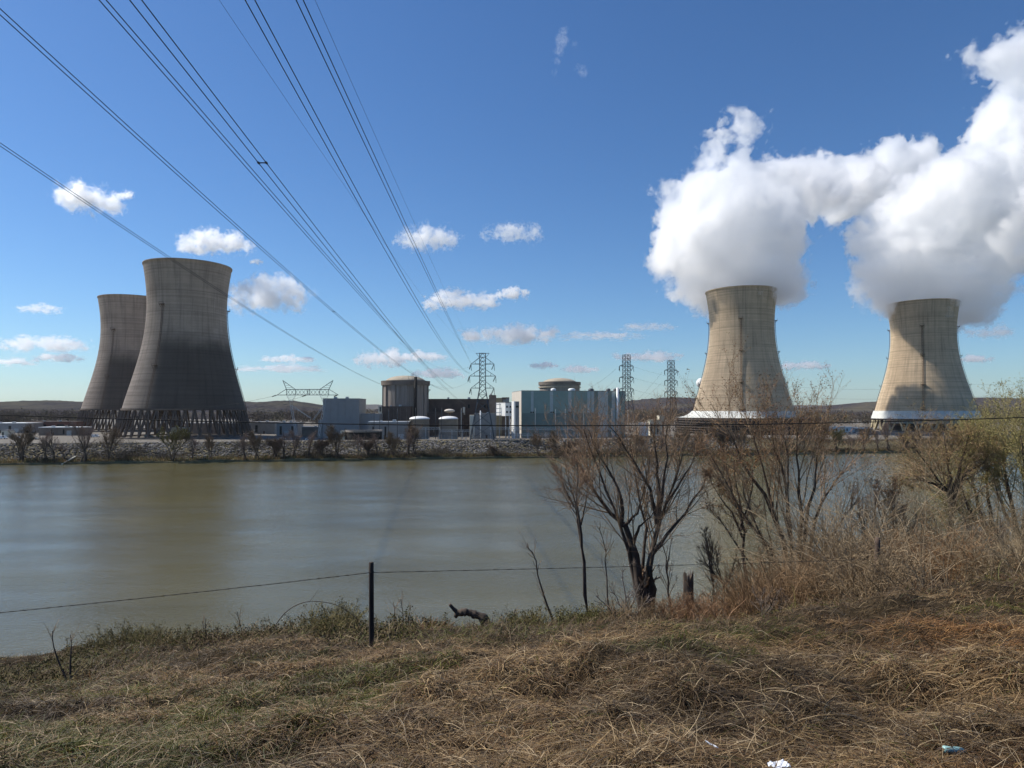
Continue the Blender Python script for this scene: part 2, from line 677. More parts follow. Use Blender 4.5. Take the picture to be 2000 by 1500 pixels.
def grid_mesh(name, xs, rows, fn, mat, kind='structure', smooth=True):
    """rows: parameter list; fn(X, t) -> (Y, Z)"""
    X = np.array(xs, float)
    V = []
    for t in rows:
        Y, Z = fn(X, t)
        V.append(np.stack([X, Y, Z], 1))
    V = np.concatenate(V)
    n, m = len(X), len(rows)
    i = np.arange(m - 1)[:, None] * n
    j = np.arange(n - 1)[None, :]
    Q = np.stack([i + j, i + j + 1, i + n + j + 1, i + n + j], -1).reshape(-1, 4)
    o = link_mesh(name, fast_mesh(name, V, Q, smooth), mat)
    return tag(o, kind=kind)


mb = MB().add([(-6000, -200, 0), (6000, -200, 0), (6000, 1500, 0), (-6000, 1500, 0)], [(0, 1, 2, 3)])
tag(mb.build("river", M['water']), kind='structure')

_xs = np.concatenate([np.linspace(-3000, -420, 40), np.arange(-400, 520, 2.0), np.linspace(530, 3000, 40)])
PROF_D = np.array([-3, 0, .3, 2.5, 6.5, 9, 14, 20, 22.5, 30, 33, 42, 60])
PROF_Z = np.array([-1.2, -.3, .75, 1.15, 1.7, 2.7, 5.0, 7.1, 7.5, 7.5, 7.2, GZ + .1, GZ])


def bank_z(X, d):
    z = np.interp(d, PROF_D, PROF_Z)
    lump = (fbm(X / 5.0, X * 0 + d / 4.0, 9, 3) - .5)
    w = np.interp(d, [-1, .3, 8, 20, 24], [0, 1, 1, .5, .1])
    low = np.clip((X - 110) / 60, 0, 1)              # the bank is lower and softer towards the sand-coloured towers
    return (z * (1 - .35 * low * np.interp(d, [2, 10, 33, 45], [0, 1, 1, 0]))) + lump * w * 1.1


ROWS = [-3, -1, 0, .15, .3, 1, 1.8, 2.6, 3.5, 4.6, 5.6, 6.6, 8, 10, 12, 14, 16, 18, 20, 21, 22.5, 25, 28, 30, 33, 37, 42, 50]
grid_mesh("river_bank", _xs, ROWS, lambda X, d: (shore(X) + d, bank_z(X, d)), M['bank'])
grid_mesh("island_ground", _xs, [49.9, 60, 90, 150, 300, 700, 2000, 8000, 30000], lambda X, d: (shore(X) + d, X * 0 + GZ - (0.02 if d < 55 else 0)), M['gravel'])
# a gravel road along the top of the dike
grid_mesh("dike_road", np.arange(-400, 520, 4.0), [23.5, 25, 28, 29.5], lambda X, d: (shore(X) + d, bank_z(X, d) + .06), M['gravel'])

# riprap on the dike face: uncountable rocks
V0, T0 = ico(1)


def rocks(n, seed, x0, x1, d0, d1, r0, r1):
    r = np.random.default_rng(seed)
    X = r.uniform(x0, x1, n)
    d = r.uniform(d0, d1, n)
    sz = r.uniform(r0, r1, n) ** 1.0
    C = np.stack([X, shore(X) + d, bank_z(X, d) + sz * .15], 1)
    S = sz[:, None] * r.uniform(.65, 1.25, (n, 3)) * np.array([1.15, 1, .7])
    V = V0[None] * S[:, None] * r.uniform(.78, 1.2, (n, len(V0), 1)) + C[:, None]
    T = T0[None] + (np.arange(n) * len(V0))[:, None, None]
    g = r.uniform(.035, .25, (n, 1)) * np.array([[1.0, .93, .84]]) * np.interp(fbm(X / 12.0, d / 6.0, 91, 3), [.3, .6], [.6, 1.15])[:, None]
    return V.reshape(-1, 3), T.reshape(-1, 3), np.repeat(g, len(V0), 0)


Vr, Tr, Cr = rocks(15000, 3, -330, 120, 6.0, 21.5, .22, .62)
o = link_mesh("riprap", fast_mesh("riprap", Vr, Tr, False, Cr), M['rock'])
tag(o, "grey riprap stones covering the dike face above the far waterline", "rocks", kind='stuff')


def tufts(n, seed, Xf, df, zf, h0, h1, w, cols, lean=.35):
    """n grass tufts of three blades each at X, Y"""
    r = np.random.default_rng(seed)
    X, Y = Xf(r, n)
    Z = zf(X, Y)
    h = r.uniform(h0, h1, n)
    Vl, Cl = [], []
    base = np.stack([X, Y, Z], 1)
    a = r.uniform(0, 2 * np.pi, n)
    side = np.stack([np.cos(a), np.sin(a), a * 0], 1) * w
    tip = base + np.stack([r.normal(0, lean, n) * h, r.normal(0, lean, n) * h, h], 1)
    V = np.stack([base - side, base + side, tip], 1)
    ci = r.integers(0, len(cols), n)
    c = np.array(cols)[ci] * r.uniform(.65, 1.25, (n, 1))
    T = np.arange(n * 3).reshape(-1, 3)
    return V.reshape(-1, 3), T, np.repeat(c, 3, 0)


def far_xy(r, n):
    X = r.uniform(-330, 330, n)
    d = np.abs(r.normal(0, 1, n)) * 3.0 + .4
    keep = d < 40
    return X, shore(X) + d


straw_far = [(.25, .19, .085), (.17, .15, .06), (.13, .09, .05), (.09, .10, .035), (.20, .12, .06)]
V, T, C = tufts(26000, 4, far_xy, None, lambda X, Y: bank_z(X, Y - shore(X)) - .1, .5, 1.5, .16, straw_far)
o = link_mesh("bank_grass", fast_mesh("bank_grass", V, T, False, C), M['grass'])
tag(o, "straw and olive grass fringe along the far waterline", "grass", kind='stuff')


# ---- hills
def ridge(name, pts, Y, depth, z0, jitter, step, seed, mat, rows=14, sub=None):
    pxs = np.array([p[0] for p in pts], float)
    pys = np.array([p[1] for p in pts], float)
    Yc = Y + depth
    X = np.arange(Xp(pxs[0], Yc), Xp(pxs[-1], Yc), step)
    px = 1000 + X / Yc * F
    py = np.interp(px, pxs, pys)
    zt = np.array([Zp(p, Yc) for p in py])
    k = max(3, int(40 / step))
    zt = np.convolve(np.pad(zt, k, mode='edge'), np.ones(2 * k + 1) / (2 * k + 1), 'valid')

    def fn(X, t):
        yy = Y + depth * t
        s = math.sin(min(t, 1.0) * math.pi / 2) ** 1.2 if t <= 1 else 1 - (t - 1) * .6
        lump = (fbm(X / 120.0, X * 0 + yy / 120.0, seed + 3, 4) - .5) * 2
        tree = (fbm(X / (step * 2.2), X * 0 + yy / (step * 4), seed, 3, .6) - .5) * 2
        z = z0 + (zt - z0) * s * (1 + lump * .16 * math.sin(min(t, 1) * math.pi)) + tree * jitter
        return X * 0 + yy + lump * depth * .05, z
    ts = list(np.linspace(0, 1, rows)) + [1.15, 1.6]
    return grid_mesh(name, X, ts, fn, mat, smooth=False)


ridge("blue_hills", [(-400, 792), (300, 792), (560, 793), (690, 793), (706, 792), (722, 790), (738, 790), (760, 793), (900, 795), (1250, 790), (1700, 792), (2400, 790)], 9000, 2500, GZ, 6, 14, 61, M['hill'])
ridge("hills", [(-500, 783), (-100, 785), (0, 786), (60, 785), (100, 782), (160, 785), (240, 788), (330, 790), (430, 786), (480, 784), (520, 787), (545, 784), (562, 782), (590, 785), (615, 790), (632, 795), (660, 800), (760, 800), (1000, 797), (1150, 788), (1215, 784), (1260, 779), (1310, 776), (1362, 779), (1420, 789), (1500, 797), (1556, 799), (1595, 797), (1650, 790), (1700, 785), (1760, 782), (1860, 777), (1930, 777), (1980, 783), (2050, 788), (2500, 782)], 2300, 700, GZ, 5.0, 5.0, 31, M['hill'])
ridge("near_rise", [(-500, 800), (0, 797), (90, 801), (250, 806), (480, 806), (620, 804), (700, 803), (760, 804), (1000, 806), (1200, 800), (1300, 797), (1420, 800), (1560, 804), (1640, 806), (1720, 803), (1900, 797), (2010, 795), (2500, 795)], 1250, 250, GZ, 2.6, 4.0, 77, M['hill'])


# ---- leafless woods behind the plant: far-off wood that reads as one mass
def canopy(n_trees, seed, px0, px1, Y0, Y1, h0, h1, per, cols):
    r = np.random.default_rng(seed)
    Y = r.uniform(Y0, Y1, n_trees)
    X = Xp(r.uniform(px0, px1, n_trees), Y)
    h = r.uniform(h0, h1, n_trees)
    w = h * r.uniform(.28, .42, n_trees)
    m = n_trees * per
    k = np.repeat(np.arange(n_trees), per)
    dirs = r.normal(0, 1, (m, 3))
    dirs /= np.linalg.norm(dirs, axis=1, keepdims=True)
    rad = r.uniform(.25, 1.0, (m, 1)) ** .5
    c = np.stack([X[k], Y[k], GZ + h[k] * .58], 1) + dirs * rad * np.stack([w[k], w[k], h[k] * .45], 1)
    sz = r.uniform(.35, 1.0, (m, 1))
    a = r.normal(0, 1, (m, 3)) * sz
    b = r.normal(0, 1, (m, 3)) * sz * .35
    b[:, 2] += sz[:, 0] * .8
    V = np.stack([c - a * .5, c + a * .5, c + b], 1).reshape(-1, 3)
    ci = np.array(cols)[r.integers(0, len(cols), n_trees)][k] * r.uniform(.7, 1.3, (m, 1))
    return V, np.arange(m * 3).reshape(-1, 3), np.repeat(ci, 3, 0)


wood_cols = [(.10, .08, .065), (.085, .07, .055), (.12, .095, .07), (.075, .062, .052), (.11, .10, .055)]
parts = []
for a in ((170, 11, -120, 170, 640, 900, 12, 19), (70, 12, -60, 30, 560, 640, 8, 13), (150, 13, 470, 760, 640, 900, 12, 19), (90, 14, 1195, 1345, 640, 820, 12, 20), (120, 15, 1545, 1725, 700, 900, 10, 17), (130, 16, 1895, 2080, 660, 850, 12, 22)):
    parts.append(canopy(*a, 150, wood_cols))
nv = 0
VV, TT, CC = [], [], []
for V, T, C in parts:
    VV.append(V); TT.append(T + nv); CC.append(C); nv += len(V)
o = link_mesh("woods", fast_mesh("woods", np.concatenate(VV), np.concatenate(TT), False, np.concatenate(CC)), M['twig'])
tag(o, "leafless brown woods behind the plant at the foot of the hills", "woods", kind='stuff')

# ------------------------------------------------------------------ cooling towers
_ph = np.array([22.0, 29.7, 45.0, 61.0, 72.5, 87.0, 99.0, 108.0, 116.0]) - GZ      # heights above ground
_pr = np.array([36.9, 34.9, 30.7, 26.9, 25.1, 24.0, 24.5, 25.5, 26.7])
_pc = np.polyfit(_ph, _pr, 4)


def tower_r0(h): return float(np.polyval(_pc, h))


def make_tower(px, Y, label, mat, leg_mat, old, n_legs, top=111.8):
    base = P(px, 800, Y)
    base[2] = GZ
    sc = 1.0
    t = thing("cooling_tower", label, "cooling tower", base, "hyperboloid cooling towers of the plant")
    cx, cy_ = base[0], base[1]
    k_h = (111.8 - 16.6) / (top - 16.6)

    def tower_r(h): return tower_r0(16.6 + (h - 16.6) * k_h)
    hb, ht = (17.8 if old else 16.3), top
    if not old: hb = 16.6
    hs = np.linspace(hb, ht, 56)
    prof = [(tower_r(h), GZ + h) for h in hs]
    prof += [(tower_r(ht) + .35, GZ + ht), (tower_r(ht) + .35, GZ + ht + .9), (tower_r(ht) - .7, GZ + ht + .9)]
    prof += [(tower_r(h) - .75, GZ + h) for h in hs[::-1][::3]]
    prof += [(tower_r(hb) - .75, GZ + hb), (tower_r(hb), GZ + hb)]
    shell = MB().lathe(prof, (cx, cy_), 128).build("shell", mat, t)
    cam_a = math.atan2(EYE[1] - cy_, EYE[0] - cx)
    # ladders with platforms
    for da in ((-.62, 1.42, 2.9) if old else (-.02, 1.52, -1.55)):
        a = cam_a + da
        lad = MB()
        n = 24
        h0, h1 = hb + .5, 84.0 if old else 86.0
        def pt(h, off, side=0.0):
            r = tower_r(h) + off
            return np.array([cx + r * math.cos(a) - side * math.sin(a), cy_ + r * math.sin(a) + side * math.cos(a), GZ + h])
        hh = np.linspace(h0, h1, n)
        for s in (-.45, .45):
            lad.tube([pt(h, .55, s) for h in hh], .16, 4)
        for h in np.arange(h0, h1, 2.2):
            lad.bar(pt(h, .55, -.45), pt(h, .55, .45), .12)
            lad.bar(pt(h, 0, 0), pt(h, .6, 0), .12)
        lo = lad.build("ladder", M['rust'] if not old else leg_mat, t)
        for h in ((h1, 45.0) if old else (h1, 62.0, 38.0, 18.0)):
            pf = MB()
            for s in (-1.5, 1.5):
                pf.bar(pt(h, 0, s), pt(h, 1.9, s), .2)
                pf.bar(pt(h, 1.9, s), pt(h + 1.3, 1.9, s), .12)
                pf.bar(pt(h - 1.8, 0, s), pt(h, 1.8, s), .14)
            pf.bar(pt(h, 1.0, -1.6), pt(h, 1.0, 1.6), 1.9, .14)
            pf.bar(pt(h + 1.3, 1.9, -1.5), pt(h + 1.3, 1.9, 1.5), .12)
            pf.build("platform", M['rust'], lo)
    # raking legs
    r_top, r_bot = tower_r(hb) - .4, (41.5 if old else 40.5)
    h_top = hb + .05 if old else 12.6
    if not old: r_top = 38.2
    for i in range(n_legs):
        a0 = 2 * math.pi * i / n_legs
        for s in (-1, 1):
            a1 = a0 + s * math.pi / n_legs * 1.0
            a_t = a0 + s * math.pi / n_legs * .06
            p = (cx + r_bot * math.cos(a1), cy_ + r_bot * math.sin(a1), GZ - .2)
            q = (cx + r_top * math.cos(a_t), cy_ + r_top * math.sin(a_t), GZ + h_top)
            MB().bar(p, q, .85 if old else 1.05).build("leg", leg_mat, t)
    pr = [(r_bot + 1.2, GZ - .5), (r_bot + 1.2, GZ + .9), (r_bot - .8, GZ + .9), (r_bot - .8, GZ - .5)]
    MB().lathe(pr, (cx, cy_), 96, smooth=False).build("basin_rim", M['brown_conc'], t)
    if old:
        # the lintel ring that the legs carry, and the fill deck inside it
        pr = [(r_top + .95, GZ + hb - .5), (r_top + .95, GZ + hb + .75), (r_top + .45, GZ + hb + .75), (r_top - .9, GZ + hb - .5), (r_top + .95, GZ + hb - .5)]
        MB().lathe(pr, (cx, cy_), 128, smooth=False).build("lintel_ring", leg_mat, t)
    return t, (cx, cy_), cam_a


make_tower(363, 450, "bigger idle grey cooling tower with a near-black area across its lower shell", M['conc_old'], M['leg_old'], True, 44)
make_tower(257, 584, "farther of the two idle grey cooling towers, half hidden behind the bigger one", M['conc_old'], M['leg_old'], True, 44)

t3, c3, a3 = make_tower(1450.5, 530, "steaming sand-coloured cooling tower with a dark louvred ring around its foot", M['conc_new'], M['leg_tan'], False, 30, 109.2)
r0 = tower_r0(16.6)
pr = [(r0 + .25, GZ + 16.8), (r0 + .8, GZ + 16.8), (r0 + 1.6, GZ + 12.0), (r0 + 1.2, GZ + 12.0), (r0 + .1, GZ + 16.6)]
MB().lathe(pr, c3, 128, smooth=False).build("skirt", M['white_panel'], t3)
R3 = 56.5
# louvred cooling ring: inner and outer drum with slats
dr = MB()
oc = (c3[0] + 7.0, c3[1] + 6.0)
dr.lathe([(R3, GZ - .3), (R3, GZ + 11.6), (36.0, GZ + 11.8), (36.0, GZ - .3)], oc, 128, smooth=False)
dk = dr.build("louvre_ring", M['dark_louvre'], t3)
for k in range(6):
    h = GZ + 1.0 + k * 1.8
    MB().lathe([(R3 + .05, h + .5), (R3 + .75, h), (R3 + .75, h - .1), (R3 + .05, h + .3)], oc, 128, smooth=False).build("louvre_slat", M['dark_louvre'], dk)
# pale apron that flares from the skirt to the edge of the ring on the sunlit side
ap = []
aw, seg = 2.25, 60
am = math.pi + .35
vs, fs = [], []
for j in range(9):
    s = j / 8.0
    for i in range(seg + 1):
        a = am + (i / seg - .5) * aw * 1.2
        edge = max(0.0, min(1.0, (1 - abs(i / seg - .5) * 2) * 3.2))
        r_in = r0 + .9
        out = np.array([oc[0] + R3 * math.cos(a), oc[1] + R3 * math.sin(a)])
        inn = np.array([c3[0] + r_in * math.cos(a), c3[1] + r_in * math.sin(a)])
        q = inn + (out - inn) * s * (.08 + .92 * edge)
        h = 11.75 + 4.9 * (1 - s) ** 2.6
        vs.append((q[0], q[1], GZ + h))
n0 = seg + 1
fs = [(j * n0 + i, j * n0 + i + 1, (j + 1) * n0 + i + 1, (j + 1) * n0 + i) for j in range(8) for i in range(seg)]
nb = len(vs)
vs2 = vs + [(x, y, z - .3) for x, y, z in vs]
fs2 = fs + [tuple(i + nb for i in f[::-1]) for f in fs]
MB().add(vs2, fs2, True).build("apron", M['white_panel'], t3)

t4, c4, a4 = make_tower(1806, 573, "steaming sand-coloured cooling tower standing on pale raking legs", M['conc_new'], M['leg_tan'], False, 24, 106.4)
pr = [(r0 + .25, GZ + 16.8), (r0 + .9, GZ + 16.8), (r0 + 2.9, GZ + 10.4), (r0 + 2.4, GZ + 10.4), (r0 + .1, GZ + 16.6)]
MB().lathe(pr, c4, 128, smooth=False).build("skirt", M['white_panel'], t4)
MB().lathe([(r0 + 2.5, GZ + 9.6), (r0 + 2.9, GZ + 9.6), (r0 + 2.9, GZ + 10.38), (r0 + .5, GZ + 10.38), (r0 + .5, GZ + 9.6), (r0 + 2.5, GZ + 9.6)], c4, 128, smooth=False).build("skirt_band", M['dark_louvre'], t4)
MB().lathe([(34.0, GZ - .3), (34.0, GZ + 9.5)], c4, 96).build("fill_wall", M['dark_louvre'], t4)
MB().lathe([(35.6, GZ + 6.6), (35.6, GZ + 9.4)], c4, 40, a4 - 1.0, a4 + .75).build("inner_panel", M['white_panel'], t4)

# small white water sphere behind the sand-coloured tower
Yw = 640
b = P(1370, 800, Yw); b[2] = GZ
t = thing("water_tower", "small white spherical water tower peeping out behind the sand-coloured cooling tower", "water tower", b)
zc = Zp(748, Yw); rs = 4.6
MB().lathe([(max(.02, rs * math.sin(a)), zc - rs * math.cos(a)) for a in np.linspace(0.3, math.pi - .001, 24)], b[:2], 32).build("sphere", M['tank_white'], t)
MB().lathe([(3.4, GZ), (1.6, GZ + 5), (1.3, zc - 7), (1.5, zc - rs * .94)], b[:2], 24).build("stem", M['tank_white'], t)

# ------------------------------------------------------------------ plant buildings
def bfp(px0, px1, Y, depth, yaw=0.0):
    """footprint: front edge from px0 to px1 at distance Y, receding by depth; yaw turns the front about its first corner"""
    x0, x1 = Xp(px0, Y), Xp(px1, Y)
    w = x1 - x0
    c, s = math.cos(yaw), math.sin(yaw)
    return [(x0, Y), (x0 + w * c, Y + w * s), (x0 + w * c - depth * s, Y + w * s + depth * c), (x0 - depth * s, Y + depth * c)]


def shrink(fp, d):
    c = np.mean(np.array(fp), 0)
    return [tuple(np.array(p) + (np.array(p) - c) / np.linalg.norm(np.array(p) - c) * d) for p in fp]


def building(name, label, px0, px1, py, Y, depth, mat, yaw=0.0, roof=None, cat="building", z0=None, group=None, parapet=.5):
    fp = bfp(px0, px1, Y, depth, yaw)
    z1 = Zp(py, Y)
    t = thing(name, label, cat, (*np.mean(np.array(fp), 0), GZ), group)
    MB().prism(fp, (GZ - .3) if z0 is None else z0, z1 - parapet).build("wall", mat, t)
    MB().prism(shrink(fp, .25), z1 - parapet + .002, z1).build("roof", roof or mat, t)
    rb = random.Random(int(px0 * 7 + px1))
    w = np.linalg.norm(np.array(fp[1]) - np.array(fp[0]))
    if w > 9 and z0 is None:
        u = rb.uniform(.15, .75) * w
        on_face(fp, u, u + 1.1, GZ, GZ + 2.2).build("door", M['rust'], t)
        if w > 14:
            u2 = (u + w * .35) % (w - 4)
            on_face(fp, u2, u2 + 3.2, GZ, GZ + min(3.4, (z1 - GZ) * .8)).build("roller_door", M['steel_light'], t)
        c = np.mean(np.array(fp), 0)
        for k in range(2 if w > 12 else 1):
            q = np.array(fp[0]) * (1 - .2 - .5 * k) + np.array(fp[1]) * (.2 + .5 * k)
            q = q * .65 + c * .35
            a_ = rb.uniform(.5, 1.0)
            MB().prism([(q[0] - a_, q[1] - a_), (q[0] + a_, q[1] - a_), (q[0] + a_, q[1] + a_), (q[0] - a_, q[1] + a_)], z1 + .004, z1 + rb.uniform(.5, 1.2)).build("roof_unit", M['steel_light'], t)
    return t, fp, z1


def on_face(fp, u0, u1, z0, z1, off=.06, th=.12):
    """thin slab on the front face of a footprint: u along the front edge in metres"""
    p, q = np.array(fp[0]), np.array(fp[1])
    d = (q - p) / np.linalg.norm(q - p)
    n = np.array([d[1], -d[0]])
    a, b = p + d * u0 + n * (off - .02), p + d * u1 + n * (off - .02)
    return MB().prism([tuple(a + n * th), tuple(b + n * th), tuple(b), tuple(a)], z0, z1)


# grey windowless box beside the wide pylon
t, fp, z1 = building("metal_building", "plain grey windowless box building behind the wide portal pylon", 631, 701, 778, 430, 26, M['grey_clad'], .05)
MB().prism(bfp(701.6, 742, 436, 16), GZ, Zp(808, 436)).build("annexe", M['grey_clad'], t)
MB().prism(bfp(622, 630.5, 432, 10), GZ, Zp(820, 432)).build("lean_to", M['pale_clad'], t)
for k in range(1, 5):
    x = k * 4.6
    on_face(fp, x, x + .18, GZ, z1 - .6).build("seam_strip", M['grey_clad'], t)

# containment with the dark stack
Yc = 470
bx = P(792, 800, Yc); bx[2] = GZ
t = thing("reactor_building", "round brown concrete reactor building with a low dome and a dark vent stack", "reactor building", bx, "domed reactor containments")
R = 44.2 / F * Yc
zr0, zr1, zd = Zp(752, Yc), Zp(744.5, Yc), Zp(734, Yc)
MB().lathe([(R - .6, GZ), (R - .6, zr0 + .3)], bx[:2], 96).build("drum_wall", M['stained_conc'], t)
for k in range(12):
    a = 2 * math.pi * k / 12 + .12
    m_ = MB()
    for s in (0,):
        c_, s_ = math.cos(a), math.sin(a)
        ctr = np.array([bx[0] + (R - .3) * c_, bx[1] + (R - .3) * s_])
        tn, nr = np.array([-s_, c_]), np.array([c_, s_])
        m_.prism([tuple(ctr - tn * 1.5 - nr * .5), tuple(ctr + tn * 1.5 - nr * .5), tuple(ctr + tn * 1.5 + nr * .5), tuple(ctr - tn * 1.5 + nr * .5)][::1], GZ, zr0 - .1)
    m_.build("buttress", M['stained_conc'], t)
MB().lathe([(R - .5, zr0), (R + 1.0, zr0 - .4), (R + 1.2, zr1), (R - .4, zr1), (R - .4, zr1 - .8), (R - 2, zr1 - .8)], bx[:2], 96, smooth=False).build("ring_beam", M['brown_conc'], t)
MB().lathe([((R - 1.6) * math.cos(a), zr1 - .8 + (zd - zr1 + .9) * math.sin(a)) for a in np.linspace(0, math.pi / 2 - .02, 16)], bx[:2], 64).build("dome", M['dome'], t)
sx = Xp(811.5, Yc - R - 1.5)
sy = Yc - R - 1.5
st = MB().tube([(sx, sy, GZ), (sx, sy, Zp(736, sy))], 1.05, 14).build("vent_stack", M['black_hole'], t)
mm = MB()
for s in (-.35, .35):
    mm.bar((sx - 2.0 + s, sy, Zp(745, sy)), (sx - 2.0 + s, sy, Zp(729, sy)), .16)
mm.bar((sx - 5.0, sy, Zp(734.5, sy)), (sx - 1.0, sy, Zp(734.5, sy)), .14)
mm.bar((sx - 5.0, sy, Zp(734.5, sy)), (sx - 4.2, sy, Zp(744, sy)), .12)
mm.build("access_ladder", M['steel'], t)
mm = MB()
e = P(839, 765, Yc)
mm.bar(P(835, 770, Yc), P(839.5, 761, Yc), .25)
mm.bar(P(836, 761.5, Yc), P(841, 761.5, Yc), .5)
mm.build("floodlight", M['steel'], t)

# lower block in front of it
t, fp, z1 = building("auxiliary_building", "low dull brown concrete block at the foot of the stained reactor building", 746, 801, 793.5, 446, 12, M['dark_wall'], 0)
for k in range(4):
    on_face(fp, 3.5 + k * 4.2, 3.7 + k * 4.2, GZ, z1 - 1).build("joint_strip", M['brown_conc'], t)
x0, x1 = Xp(739, 446), Xp(745.8, 446)
MB().box(x0, x1, 446.4, 455, Zp(807, 446), Zp(793.3, 446)).build("stair_head", M['cream'], t)
MB().box(x1 - 1.0, x1, 446.2, 452, GZ, Zp(807, 446) - .01).build("stair_wall", M['cream'], t)
MB().box(x0 + .8, x0 + 1.7, 446.2, 446.45, Zp(804, 446), Zp(795, 446)).build("opening", M['glass'], t)

# long dark hall
t, fp, z1 = building("turbine_hall", "long low dark brown hall running from the stained reactor building to the stair block", 836, 962, 779, 474, 26, M['dark_wall'], 0)
MB().prism(bfp(955, 968.5, 462, 10), GZ, Zp(771.5, 462)).build("stair_block", M['brown_conc'], t)
MB().prism(bfp(957, 961, 461, 3), Zp(771.5, 462) + .01, Zp(769, 462)).build("roof_vent", M['beige'], t)
MB().prism(bfp(904, 908, 470, 3), Zp(810, 470), Zp(795, 470)).build("pipe_chase", M['cream'], t)
MB().prism(bfp(836, 905, 466, 7), GZ, Zp(806, 466)).build("lower_range", M['dark_wall'], t)
for q in (945, 952, 914):
    x = Xp(q, 473.8)
    MB().box(x, x + 1.2, 473.6, 473.95, Zp(797, 474), Zp(790, 474)).build("window", M['glass'], t)

# white domed tanks
def dome_tank(px, pr_, py_top, py_eave, Y, label):
    b = P(px, 800, Y); b[2] = GZ
    t = thing("storage_tank", label, "tank", b, "white domed storage tanks")
    r = pr_ / F * Y
    ze, zt = Zp(py_eave, Y), Zp(py_top, Y)
    MB().lathe([(r, GZ), (r, ze), (r + .25, ze), (r + .25, ze + .25)], b[:2], 48).build("tank_wall", M['pale_clad'], t)
    MB().lathe([((r + .2) * math.cos(a), ze + .25 + (zt - ze) * math.sin(a)) for a in np.linspace(0, math.pi / 2 - .03, 10)], b[:2], 48).build("roof", M['tank_white'], t)
    MB().tube([(b[0], b[1], zt), (b[0], b[1], zt + 1.6)], .14, 6).build("vent_pipe", M['steel'], t)


dome_tank(819.5, 19.2, 813.5, 819, 405, "white domed tank in front of the round brown reactor building")
dome_tank(876, 18.5, 813.5, 819, 408, "white domed tank in front of the long dark hall")
Yt = 440
b = P(878, 800, Yt); b[2] = GZ
t = thing("elevated_tank", "pale flattened tank on a column behind the two domed tanks", "tank", b)
zc = Zp(802.5, Yt)
MB().lathe([(max(.05, 3.4 * math.cos(a)), zc + 1.25 * math.sin(a)) for a in np.linspace(-math.pi / 2 + .05, math.pi / 2 - .02, 14)], b[:2], 32).build("tank_body", M['beige'], t)
MB().lathe([(.8, GZ), (.8, zc - .9)], b[:2], 12).build("column", M['rust'], t)

# pale box behind the double-circuit pylon
t, fp, z1 = building("equipment_building", "pale grey flat-roofed box building seen through the middle lattice pylon", 927, 968, 807, 415, 12, M['pale_clad'], .06)
MB().prism([(fp[0][0] - 3.0, fp[0][1] + 1), (fp[0][0] - .02, fp[0][1] + .1), (fp[3][0] - .02, fp[3][1]), (fp[3][0] - 3.0, fp[3][1])], GZ, z1 - 1.2).build("side_bay", M['cream'], t)
x = Xp(938.5, 414.5)
MB().tube([(x, 414.5, GZ), (x, 414.5, Zp(802, 414.5))], .35, 8).build("pipe", M['tank_white'], t)

# olive block, white office on stilts, pale tower
t, fp, z1 = building("service_building", "small olive flat-roofed block rising behind the white stilted office", 980.5, 994.5, 776, 470, 14, M['brown_conc'], 0)
MB().prism(bfp(967, 980.4, 470.3, 14), GZ, Zp(777, 470)).build("side_wing", mottled("olive_render", (.33, .30, .20), (.42, .385, .27), .4), t)
Yo = 420
fp = [(Xp(987, Yo), Yo), (Xp(1003, Yo), Yo + .6), (Xp(1003, Yo) - .8, Yo + 9), (Xp(987, Yo) - 6.0, Yo + 12.0)]
zb_, zt_ = Zp(812.5, Yo), Zp(785.5, Yo)
t = thing("office_block", "small white office block on braced stilts with square dark windows", "building", (*np.mean(np.array(fp), 0), GZ))
MB().prism(fp, zb_, zt_ - .4).build("wall", M['tank_white'], t)
MB().prism(shrink(fp, .2), zt_ - .398, zt_).build("roof", M['pale_clad'], t)
for q in (990.3, 997.2):
    for pyw in (794.5, 804.7):
        x = Xp(q, Yo)
        f_ = MB().box(x - .65, x + .65, Yo - .12 + (x - fp[0][0]) * .12, Yo + .5, Zp(pyw + 2.1, Yo), Zp(pyw - 2.1, Yo)).build("window", M['steel_light'], t)
        MB().box(x - .5, x + .5, Yo - .2 + (x - fp[0][0]) * .12, Yo + .3, Zp(pyw + 1.7, Yo), Zp(pyw - 1.7, Yo)).build("pane", M['glass'], f_)
for k, (q, r_) in enumerate(((988, 1001.5), (1001.5, 988))):
    MB().bar((Xp(q, Yo), Yo + 1, GZ), (Xp(r_, Yo), Yo + 1, zb_), .3).build("brace", M['rust'], t)
for q in (987.6, 995, 1002.4):
    MB().bar((Xp(q, Yo), Yo + 1, GZ), (Xp(q, Yo), Yo + 1, zb_), .5).build("stilt", M['tank_white'], t)
for q, hh_ in ((985.5, 1.6), (991.5, 2.4)):
    x = Xp(q, Yo + 4)
    MB().box(x - 1.0, x + 1.0, Yo + 3, Yo + 5.5, zt_ + .004, zt_ + hh_).build("roof_unit", M['pale_clad'], t)
for pyw in (790, 798, 806, 812):
    MB().bar((Xp(968, Yo + 6), Yo + 6, Zp(pyw, Yo)), (Xp(983, Yo + 6), Yo + 6, Zp(pyw, Yo)), .35).build("gallery", M['steel_light'], t)
for q in (969, 976):
    MB().bar((Xp(q, Yo + 6), Yo + 6, GZ), (Xp(q, Yo + 6), Yo + 6, Zp(786, Yo)), .3).build("gallery_post", M['steel_light'], t)

